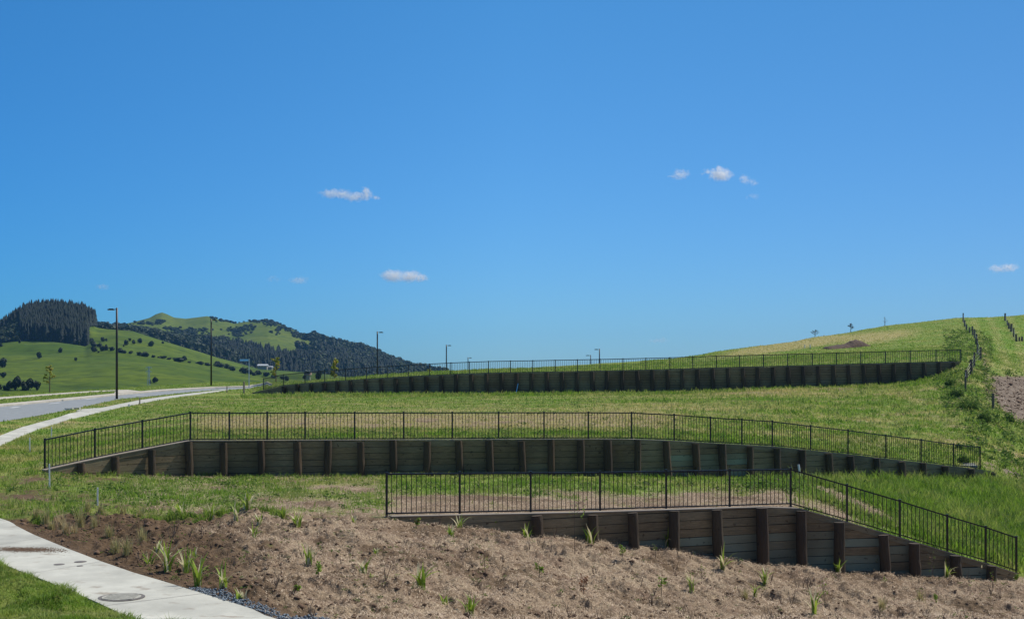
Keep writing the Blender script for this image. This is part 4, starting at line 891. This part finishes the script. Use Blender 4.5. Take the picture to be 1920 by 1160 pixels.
# ------------------------------------------------------------------ planting
def frond(V, T, rn, dr, base, az, L, w, bend, rv, dv, seg=5, up=1.0):
    c, s = math.cos(az), math.sin(az); b = len(V)
    for k in range(seg+1):
        t = k/seg; r_ = L*(math.sin(bend*t)/bend if bend > .05 else t)*.0; ang = bend*t
        out = L*(1-math.cos(ang))/max(bend, .01); hgt = L*math.sin(ang)/max(bend, .01)
        ww = w*(.7+.6*t if t < .4 else .94*(1-t)/.6)+.001; p = base+np.array([c*out, s*out, hgt])
        sd = np.array([-s, c, 0])*ww/2; V += [p-sd, p+sd+np.array((0, 0, ww*.15))]; rn += [rv]*2; dr += [dv]*2
    for k in range(seg): a = b+2*k; T.append((a, a+1, a+3, a+2))
def plant_mesh(kind, h, rr):
    V = []; T = []; rn = []; dr = []
    if kind == 'flax':
        for k in range(rr.randint(12, 19)): frond(V, T, rn, dr, np.array([rr.normal(0, .03), rr.normal(0, .03), -.03]), rr.uniform(0, 6.28), h*rr.uniform(.7, 1.25), .035+.03*h, rr.uniform(.1, 1.9), rr.uniform(.1, 1), .95*(rr.uniform() < .34))
    elif kind in ('tussock', 'brown'):
        for k in range(70): frond(V, T, rn, dr, np.array([rr.normal(0, .04), rr.normal(0, .04), -.03]), rr.uniform(0, 6.28), h*rr.uniform(.6, 1.25), .011, rr.uniform(.1, 1.0), rr.uniform(0, 1), rr.uniform(0, .5) if kind == 'tussock' else rr.uniform(.5, 1), 3)
    return V, T, rn, dr
def plant(kind, px, py, hp, label, group=None):
    q, Y = gpt(px, py); h = hp*1.12/F*Y; rr = np.random.RandomState(int(px*7+py)); o = None
    if kind in ('flax', 'tussock', 'brown'):
        V, T, rn, dr = plant_mesh(kind, h*1.15, rr); nm = {'flax': 'flax_plant', 'tussock': 'tussock_grass', 'brown': 'dry_tussock'}[kind]
        o = link(nm, mesh_np(nm, V, [np.array(T)], False, dict(rnd=rn, dryness=dr)), M['flax' if kind == 'flax' else 'tussock'], None, q); tag(o, label, 'plant', group)
    else:
        o = empty('seedling', q, label, 'plant', group); m_ = MB(); b = rr.uniform(-.06, .06, 2); tip = (b[0], b[1], h); m_.tube([(0,0,-.05),(b[0]*.7,b[1]*.5,h*.5),tip], [.008,.006,.003], 5); tips = [np.array(tip)]
        thin = kind == 'thin'
        for j in range(9 if kind != 'shrub' else 22):
            z = h*rr.uniform(.3 if not kind == 'top' else .75, .95); a = rr.uniform(0, 6.28); L = h*rr.uniform(.10, .28)*(1.4 if kind == 'shrub' else 1); e = (b[0]*z/h+math.cos(a)*L, b[1]*z/h+math.sin(a)*L, z+L*.7); m_.tube([(b[0]*z/h,b[1]*z/h,z),e], [.004,.002], 4); tips.append(np.array(e))
        m_.build('stem', M['twig'], o)
        nl = {'thin': 30, 'leafy': 90, 'red': 90, 'shrub': 170, 'top': 60}[kind]
        def fn(r): t = tips[r.randint(len(tips))]; return t*np.array([1, 1, 1])*(r.uniform(.75, 1.05))+r.normal(0, .015, 3)
        V, T, rn, dr = leaf_cloud(nl, fn, .022 if thin else .032, int(px))
        if kind in ('red',): dr = [1.0]*len(dr)
        if kind == 'shrub': dr = [float(v > .4) for v in rn]
        link('foliage', mesh_np('foliage', V, [np.array(T)], False, dict(rnd=rn, dryness=dr)), M['leaf'], o)
PL = [
('tussock',67,974,20,'pale tussock nearest the kinked corner of the concrete path'),('tussock',86,979,25,'leaning yellow green tussock just behind the path corner'),('tussock',97,985,14,'tiny tussock tucked against a leaning tussock near the path corner'),
('brown',116,992,34,'tall dark leaning tussock near the path corner'),('tussock',150,990,34,'tall straw coloured tussock among the row behind the path corner'),('brown',139,1002,18,'small dead brown tussock on the dark soil'),('brown',124,1002,22,'grey dead tussock next to a small brown dead one'),
('tussock',165,967,22,'faded tussock at the edge where weeds meet dark soil'),('tussock',177,990,20,'upright green tussock below the grey survey peg'),('tussock',189,970,22,'tussock right beside the foot of the grey survey peg'),('tussock',204,1001,20,'small narrow tussock on dark soil below the survey peg'),
('tussock',231,970,22,'bushy green tussock among weeds behind the dark soil'),('tussock',262,967,18,'small tussock at the weedy edge above the bare bank'),('tussock',268,1022,28,'golden tussock leaning over with long seed stems'),('tussock',217,1040,28,'pale feathery tussock closest to the path edge'),('tussock',238,1048,26,'round green tussock next to the pale feathery one'),
('flax',311,1072,52,'largest bright green flax plant near the concrete path'),('flax',296,1036,24,'small flax behind the largest flax plant'),('flax',279,1060,28,'drooping flax between the tussocks and the largest flax'),('flax',360,1045,26,'flax with bleached leaf tips on the dark soil'),('flax',347,1070,34,'flax with two short lobes beside the largest flax'),
('flax',371,1099,50,'wide spreading flax above the start of the gravel strip'),('flax',419,1107,40,'flax with an open fan of leaves just above the gravel strip'),('flax',452,1126,18,'flat creeping flax at the outer edge of the gravel'),('flax',341,965,32,'upright flax in the weedy band above the bank'),('flax',396,974,28,'thin flax at the edge of the weeds and straw'),
('flax',443,977,28,'yellowish flax at the brow of the bank'),('flax',462,970,32,'stout flax with a dark leaf at the brow of the bank'),('flax',475,1005,26,'leafy flax just below the brow with a dark hollow under it'),('flax',487,983,20,'small flax at the brow, next to the stout flax'),
('flax',530,972,20,'bright yellow green flax alone on the brow'),('flax',556,990,28,'dark green flax in a straw hollow below the brow'),('flax',664,981,18,'small curved flax in the straw before the fence starts'),('flax',581,1062,30,'flax fan with bleached tips in mid bank'),('leafy',599,1091,30,'leafy green seedling with reddish twigs in mid bank'),
('leafy',556,1117,14,'tiny bright seedling on dark soil above the gravel'),('flax',682,1083,32,'slim green flax on the pale straw of mid bank'),('flax',699,1088,10,'tiny flax tuft at the side of the slim flax'),('flax',705,1034,12,'small faint flax sprout on pale straw'),('flax',789,1101,40,'tall arching flax with one long leaf on mid bank'),
('flax',835,1127,20,'pale yellow green sprout low on the bank'),('flax',882,1144,40,'narrow upright flax near the bottom of the picture'),('leafy',779,986,14,'tiny sprout at the low start of the nearest wall'),('flax',846,1006,22,'yellow green tuft before the second fence post'),('flax',861,995,24,'green tuft touching the nearest wall under the second fence post'),
('leafy',930,992,24,'bushy seedling against the nearest wall between two fence posts'),('flax',986,1008,26,'flax tuft at the wall foot below the third fence post'),('top',1078,1042,86,'tall thin seedling with leaves only at its top before the nearest wall'),('flax',1107,1018,30,'flax with arching leaves beside the tall thin seedling'),
('flax',1252,1029,30,'bright green flax at the wall foot with a dark shadow'),('thin',1230,1050,24,'thin twig seedling just before a bright green flax'),('leafy',1168,1058,20,'pale green seedling on the straw slope'),('thin',912,1085,42,'tall bare twig seedling on the straw slope'),('leafy',1012,1091,22,'small seedling with one yellow leaf'),
('red',1094,1122,34,'reddish brown seedling in the lower middle of the bank'),('leafy',1240,1115,36,'tall leafy seedling in the lower middle of the bank'),('flax',1297,1115,26,'small upright flax beside a white scrap low on the bank'),('thin',1315,1082,30,'thin seedling with few pale leaves on the right slope'),
('flax',1356,1068,38,'arching green flax before the thick wall posts'),('tussock',1482,1060,22,'yellow brown tuft between the two thickest wall posts'),('flax',1573,1075,24,'green tuft at the foot of the wall below the bend'),('flax',1434,1098,28,'spiky green flax on the open slope'),('flax',1416,1121,24,'yellow green flax below the spiky one'),
('tussock',1397,1123,14,'low pale tuft next to a yellow green flax'),('flax',1526,1159,40,'narrow flax rising from the bottom edge of the picture'),('tussock',1654,1146,24,'small yellow tuft low on the right slope'),('shrub',1652,1072,34,'brown leaved shrub against the shaded planks of the nearest wall'),('thin',1748,1086,44,'tall twiggy seedling before the low end of the nearest wall'),
('flax',1775,1088,26,'green flax beside a tall twiggy seedling'),('flax',1837,1080,28,'yellow green arching flax before the last wall post'),('leafy',1906,1094,16,'small green sprout at the very end of the nearest fence'),('thin',1862,1109,30,'thin brown seedling near the picture edge'),('tussock',1726,1128,20,'small tuft on the pale straw near the picture edge'),
('thin',1547,1134,40,'tall faint twig seedling on the lower right slope'),('thin',1660,1092,14,'small twig in the soil at the wall foot'),('leafy',1755,1128,16,'tiny seedling below the tall twiggy one')]
for k, px, py, h, lb in PL: plant(k, px, py, h, lb, {'flax': 'flax planted on the bank', 'tussock': 'tussock grasses planted on the bank', 'brown': 'dead tussocks on the dark soil'}.get(k, 'seedlings planted on the bank'))
# weed shrubs by the farm fence
for px, y1, w, h, lb in [(1795,744,26,24,'pale tangled weed shrub below the farm fence posts'),(1815,768,40,34,'largest grey green weed shrub in the gully below the farm fence'),(1845,790,26,24,'dark weed shrub at the foot of the gully'),(1782,722,22,16,'low green weed shrub under the end of the farthest wall'),(1890,790,24,16,'low weed shrub at the lower edge of the ploughed ground'),(1798,842,12,12,'small dark weed behind the last panels of the middle fence'),(1806,868,22,14,'dark leafy weed seen through the last panel of the middle fence')]:
    q, Y = gpt(px, y1); k = Y/F; rr = np.random.RandomState(px)
    def fn(r, w=w, h=h, k=k): a = r.uniform(0, 6.28); f = r.uniform(0, 1)**.5; return np.array([math.cos(a)*f*w*k*.5, math.sin(a)*f*w*k*.4, abs(r.normal(.0, .45))*h*k*(1-.5*f)])
    V, T, rn, dr = leaf_cloud(900, fn, .08, px); o = link('weed_shrub', mesh_np('weed_shrub', V, [np.array(T)], False, dict(rnd=rn, dryness=[v*.5*(rr.rand() < .4) for v in dr])), M['weed'], None, q); tag(o, lb, 'weed', 'weed shrubs below the farm fence')
x, y, r = scatter((-20, 1960), (19, 38.5), 900, 91); zg, mk_, F_ = ground_z(x, y); ok = (F_[1] <= 2) & (STRD(x, y) > .3) & (mk_['veg'] < .3) & ~inpoly(x, y, verge_poly) & (fbm(x*.5, y*.5, 92, 2) > .0)
m_ = MB()
for X_, Y_, Z_ in zip(x[ok][:170], y[ok][:170], zg[ok][:170]):
    h = random.uniform(.10, .42)
    for q in range(random.randint(2, 5)):
        a_ = random.uniform(0, 6.28); l = h*random.uniform(.4, 1); e1 = (X_+math.cos(a_)*l*.25, Y_+math.sin(a_)*l*.25, Z_+l*.6); m_.tube([(X_, Y_, Z_-.03), e1, (e1[0]+random.uniform(-.2,.2)*l, e1[1]+random.uniform(-.2,.2)*l, Z_+l)], [.007, .005, .003], 4)
tag(m_.build('dead_twigs', M['twig']), 'dry brown twigs and stalks standing in the straw of the bank', kind='stuff')
# weeds on the terraces and the gully
Vv = []; Tt = []; rn_ = []; dr_ = []; o_ = 0
def weeds(pxr, yr, n, segs_, size, seed, keep=None, need=.35):
    global o_
    x, y, r = scatter(pxr, yr, n, seed); zg, mk_, F_ = ground_z(x, y); ok = np.isin(F_[1], segs_) & ((mk_['veg'] > need) | (need == 0)) & (STRD(x, y) > .3) & (fbm(x*.6, y*.6, 77, 3) > -.05)
    if keep is not None: ok &= keep(F_)
    x, y, zg = x[ok], y[ok], zg[ok]; m = 14; n = len(x); S = r.uniform(*size, n)
    P = np.stack([x, y, zg], 1)[:, None]+r.normal(0, 1, (n, m, 3))*S[:, None, None]*np.array([.7, .7, .35])+np.array([0, 0, .35])*S[:, None, None]
    t = r.normal(size=(n, m, 3)); t[..., 2] *= .5; t /= np.linalg.norm(t, axis=2)[..., None]; u = np.cross(t, r.normal(size=(n, m, 3))); u /= np.linalg.norm(u, axis=2)[..., None]; s = S[:, None, None]*.42
    Q = np.stack([P-t*s, P+u*s*.5, P+t*s, P-u*s*.5], 2).reshape(-1, 3); i = np.arange(n*m)*4
    Vv.append(Q); Tt.append(np.stack([i, i+1, i+2, i+3], 1)+o_); o_ += len(Q); rn_.append(np.repeat(r.uniform(0, 1, n*m), 4)); dr_.append(np.repeat(r.uniform(0, 1, n*m) < .06, 4).astype(float))
weeds((-100, 2000), (32, 66), 5200, [4], (.05, .16), 81)
weeds((-60, 700), (27.5, 32), 1500, [2, 3], (.04, .11), 86)
weeds((-20, 1980), (19, 39), 1300, [1, 2], (.02, .06), 88, need=0)
weeds((150, 900), (22, 33), 500, [1, 2], (.02, .06), 89, need=0)
weeds((350, 1850), (50.5, 58), 1600, [6], (.06, .15), 82)
weeds((1700, 2000), (66, 116), 2600, [6, 7], (.10, .30), 83, lambda F_: (F_[3] > 1760+(F_[4]-740)*.5))
weeds((1770, 1860), (105, 180), 900, [7, 8, 9, 10], (.10, .30), 84)
weeds((1400, 2000), (40, 66), 2600, [4], (.08, .20), 87)
weeds((900, 1850), (60, 112), 900, [6, 7], (.06, .16), 85)
tag(link('weeds', mesh_np('weeds', np.concatenate(Vv), [np.concatenate(Tt)], False, dict(rnd=np.concatenate(rn_), dryness=np.concatenate(dr_))), M['weed']), 'broad leaved weeds among the grass of the terraces', kind='stuff')

# ------------------------------------------------------------------ clouds: small bodies of vapour
def cloud(label, blobs, dens, seed, Y=6000.):
    k = Y/F; cx = sum(b[0] for b in blobs)/len(blobs); cy = sum(b[1] for b in blobs)/len(blobs)
    x0 = min(b[0]-b[2] for b in blobs)-cx; x1 = max(b[0]+b[2] for b in blobs)-cx; z0 = min(cy-b[1]-b[3] for b in blobs); z1 = max(cy-b[1]+b[3] for b in blobs)
    m, nt, bs = new_mat('cloud_vapour'); nt.nodes.remove(bs); out = nt.nodes['Material Output']
    tc = N(nt, 'ShaderNodeTexCoord'); nz = N(nt, 'ShaderNodeTexNoise'); nz.inputs['Scale'].default_value = 1/(9*k); nz.inputs['Detail'].default_value = 4; nz.inputs['Roughness'].default_value = .6
    off = N(nt, 'ShaderNodeVectorMath', operation='ADD'); off.inputs[1].default_value = (seed*913.,0,0); nt.links.new(tc.outputs['Object'], off.inputs[0]); nt.links.new(off.outputs[0], nz.inputs['Vector'])
    s = N(nt, 'ShaderNodeVectorMath', operation='SUBTRACT'); s.inputs[1].default_value = (.5,.5,.5); nt.links.new(nz.outputs['Color'], s.inputs[0])
    sc_ = N(nt, 'ShaderNodeVectorMath', operation='MULTIPLY'); sc_.inputs[1].default_value = (34*k, 14*k, 22*k); nt.links.new(s.outputs[0], sc_.inputs[0])
    ad = N(nt, 'ShaderNodeVectorMath', operation='ADD'); nt.links.new(tc.outputs['Object'], ad.inputs[0]); nt.links.new(sc_.outputs[0], ad.inputs[1])
    tot = None
    for b in blobs:
        a = N(nt, 'ShaderNodeVectorMath', operation='SUBTRACT'); a.inputs[1].default_value = ((b[0]-cx)*k, 0, (cy-b[1])*k); nt.links.new(ad.outputs[0], a.inputs[0])
        d = N(nt, 'ShaderNodeVectorMath', operation='DIVIDE'); d.inputs[1].default_value = (b[2]*k, max(b[3], 5)*1.2*k, b[3]*k); nt.links.new(a.outputs[0], d.inputs[0])
        l = N(nt, 'ShaderNodeVectorMath', operation='LENGTH'); nt.links.new(d.outputs[0], l.inputs[0])
        v = mth(nt, 'SUBTRACT', 1.0, l.outputs['Value']); v = mth(nt, 'MAXIMUM', v, 0.0); tot = v if tot is None else mth(nt, 'MAXIMUM', tot, v)
    n9 = N(nt, 'ShaderNodeTexNoise'); n9.inputs['Scale'].default_value = 1/(4.5*k); n9.inputs['Detail'].default_value = 3; nt.links.new(off.outputs[0], n9.inputs['Vector'])
    cut = mth(nt, 'MULTIPLY', mth(nt, 'SUBTRACT', n9.outputs['Fac'], .34), 3.2, True)
    dd = mth(nt, 'MULTIPLY', mth(nt, 'MULTIPLY', mth(nt, 'POWER', tot, 1.15), cut), dens*1.1)
    pv = N(nt, 'ShaderNodeVolumePrincipled'); pv.inputs['Color'].default_value = (1, 1, 1, 1); pv.inputs['Anisotropy'].default_value = .4; nt.links.new(dd, pv.inputs['Density']); nt.links.new(pv.outputs[0], out.inputs['Volume'])
    e = 12*k; mb_ = MB(); mb_.box(x0*k-e, x1*k+e, -22*k, 22*k, z0*k-e, z1*k+e)
    o = mb_.build('cloud', m, None, W(cx, cy, Y)); tag(o, label, 'cloud')
    # round the domain so that it reads as one body
    return o
cloud('bright wavy elongated cloud with a curled tip, above the others near it', [(625,363,30,9),(645,364,22,9),(668,369,26,10),(688,363,9,14),(704,370,12,4)], .10, 1)
cloud('bright oval cloud floating low over the foot of the wooded hill', [(738,517,27,13),(770,518,27,13),(790,521,16,9)], .12, 2)
cloud('brightest wedge shaped cloud of the trio high over the paddock', [(1352,328,26,14),(1350,320,14,10),(1332,322,18,6)], .11, 3)
cloud('small round wisp beside the wedge shaped cloud, on its road side', [(1276,327,20,10),(1262,332,14,4)], .06, 4)
cloud('thin curled wisp beside the wedge shaped cloud, on its paddock side', [(1397,336,12,10),(1411,342,11,7)], .05, 5)
cloud('tiny faint wisp hanging below the trio of clouds', [(1411,369,13,5)], .04, 6)
cloud('flat white cloud by the picture edge above the farm fence', [(1872,504,24,8),(1893,502,22,9)], .08, 7)
cloud('faint small cloud low in the sky between the hill peak and the oval cloud', [(562,525,20,8)], .05, 8)
cloud('faintest streak of cloud just beside a faint small cloud over the hills', [(513,523,18,5)], .03, 9)
cloud('tiny faint cloud above the tallest street lamp', [(193,538,15,6)], .045, 10)
cloud('thin pale streak of cloud just above the farthest fence', [(1237,638,20,6)], .045, 11)

# ------------------------------------------------------------------ haze
HAZE = 0.00008
if HAZE > 0:
    m, nt, bs = new_mat('haze_air'); nt.nodes.remove(bs); pv = N(nt, 'ShaderNodeVolumePrincipled'); pv.inputs['Color'].default_value = (.22, .52, 1, 1); pv.inputs['Density'].default_value = HAZE; pv.inputs['Anisotropy'].default_value = 0
    nt.links.new(pv.outputs[0], nt.nodes['Material Output'].inputs['Volume'])
    mb_ = MB(); mb_.box(-3100, 3100, -70, 3600, ZO-28, ZO+112); tag(mb_.build('haze', m), 'thin blue haze in the air', kind='stuff')

# ------------------------------------------------------------------ light, sky, camera
sun_dir = np.array([.50, .33, .85]); sun_dir /= np.linalg.norm(sun_dir); el = math.asin(sun_dir[2]); az = math.atan2(sun_dir[0], sun_dir[1])
L = bpy.data.lights.new('sun', 'SUN'); L.energy = 4.6; L.angle = math.radians(.55); L.color = (1, .96, .90); lo_ = bpy.data.objects.new('sun', L); COL.objects.link(lo_)
from mathutils import Vector
lo_.rotation_euler = Vector(-sun_dir).to_track_quat('-Z', 'Y').to_euler(); lo_.location = (50, 50, 200)
w_ = bpy.data.worlds.new('World'); scn.world = w_; w_.use_nodes = True; nt = w_.node_tree; bg = nt.nodes['Background']
sky = N(nt, 'ShaderNodeTexSky'); sky.sky_type = 'NISHITA'; sky.sun_disc = False; sky.sun_elevation = el; sky.sun_rotation = az
sky.altitude = 800; sky.air_density = 1.0; sky.dust_density = 0.3; sky.ozone_density = 3.0
geo = N(nt, 'ShaderNodeTexCoord'); sp = N(nt, 'ShaderNodeSeparateXYZ'); nt.links.new(geo.outputs['Generated'], sp.inputs[0])
tint = mix(nt, ramp(nt, sp.outputs['Z'], [(.0, (0,0,0)), (.34, (0,0,0)), (.62, (1,1,1))]), mix(nt, ramp(nt, sp.outputs['Z'], [(0, (0,0,0)), (.28, (1,1,1))]), (.36, .675, 1.08), (.345, .86, 1.18)), (1.0, .97, .93))
tint = mix(nt, mth(nt, 'MULTIPLY', mth(nt, 'MULTIPLY', sp.outputs['X'], -2.6, True), mth(nt, 'SUBTRACT', 1.0, mth(nt, 'MULTIPLY', sp.outputs['Z'], 1.6, True))), tint, mix(nt, 1.0, tint, (.42, .80, .95), 'MULTIPLY'))
skc = mix(nt, 1.0, sky.outputs[0], tint, 'MULTIPLY')
skc = mix(nt, mth(nt, 'MULTIPLY', sp.outputs['X'], 2.6, True), skc, mix(nt, 1.0, skc, (.98, .86, .85), 'MULTIPLY'))
nt.links.new(skc, bg.inputs['Color']); bg.inputs['Strength'].default_value = .103
cam = bpy.data.cameras.new('camera'); co = bpy.data.objects.new('camera', cam); COL.objects.link(co); co.location = (0, 0, ZO); co.rotation_euler = (math.pi/2, 0, 0)
cam.sensor_width = 36; cam.lens = 36*F/1920; cam.shift_y = (HY-580)/1920; cam.clip_start = .1; cam.clip_end = 20000; scn.camera = co
scn.view_settings.view_transform = 'Standard'; scn.view_settings.look = 'None'; scn.view_settings.exposure = 0; scn.view_settings.gamma = 1
scn.cycles.volume_bounces = 12; scn.cycles.max_bounces = 12; scn.cycles.transparent_max_bounces = 8; scn.cycles.volume_max_steps = 256
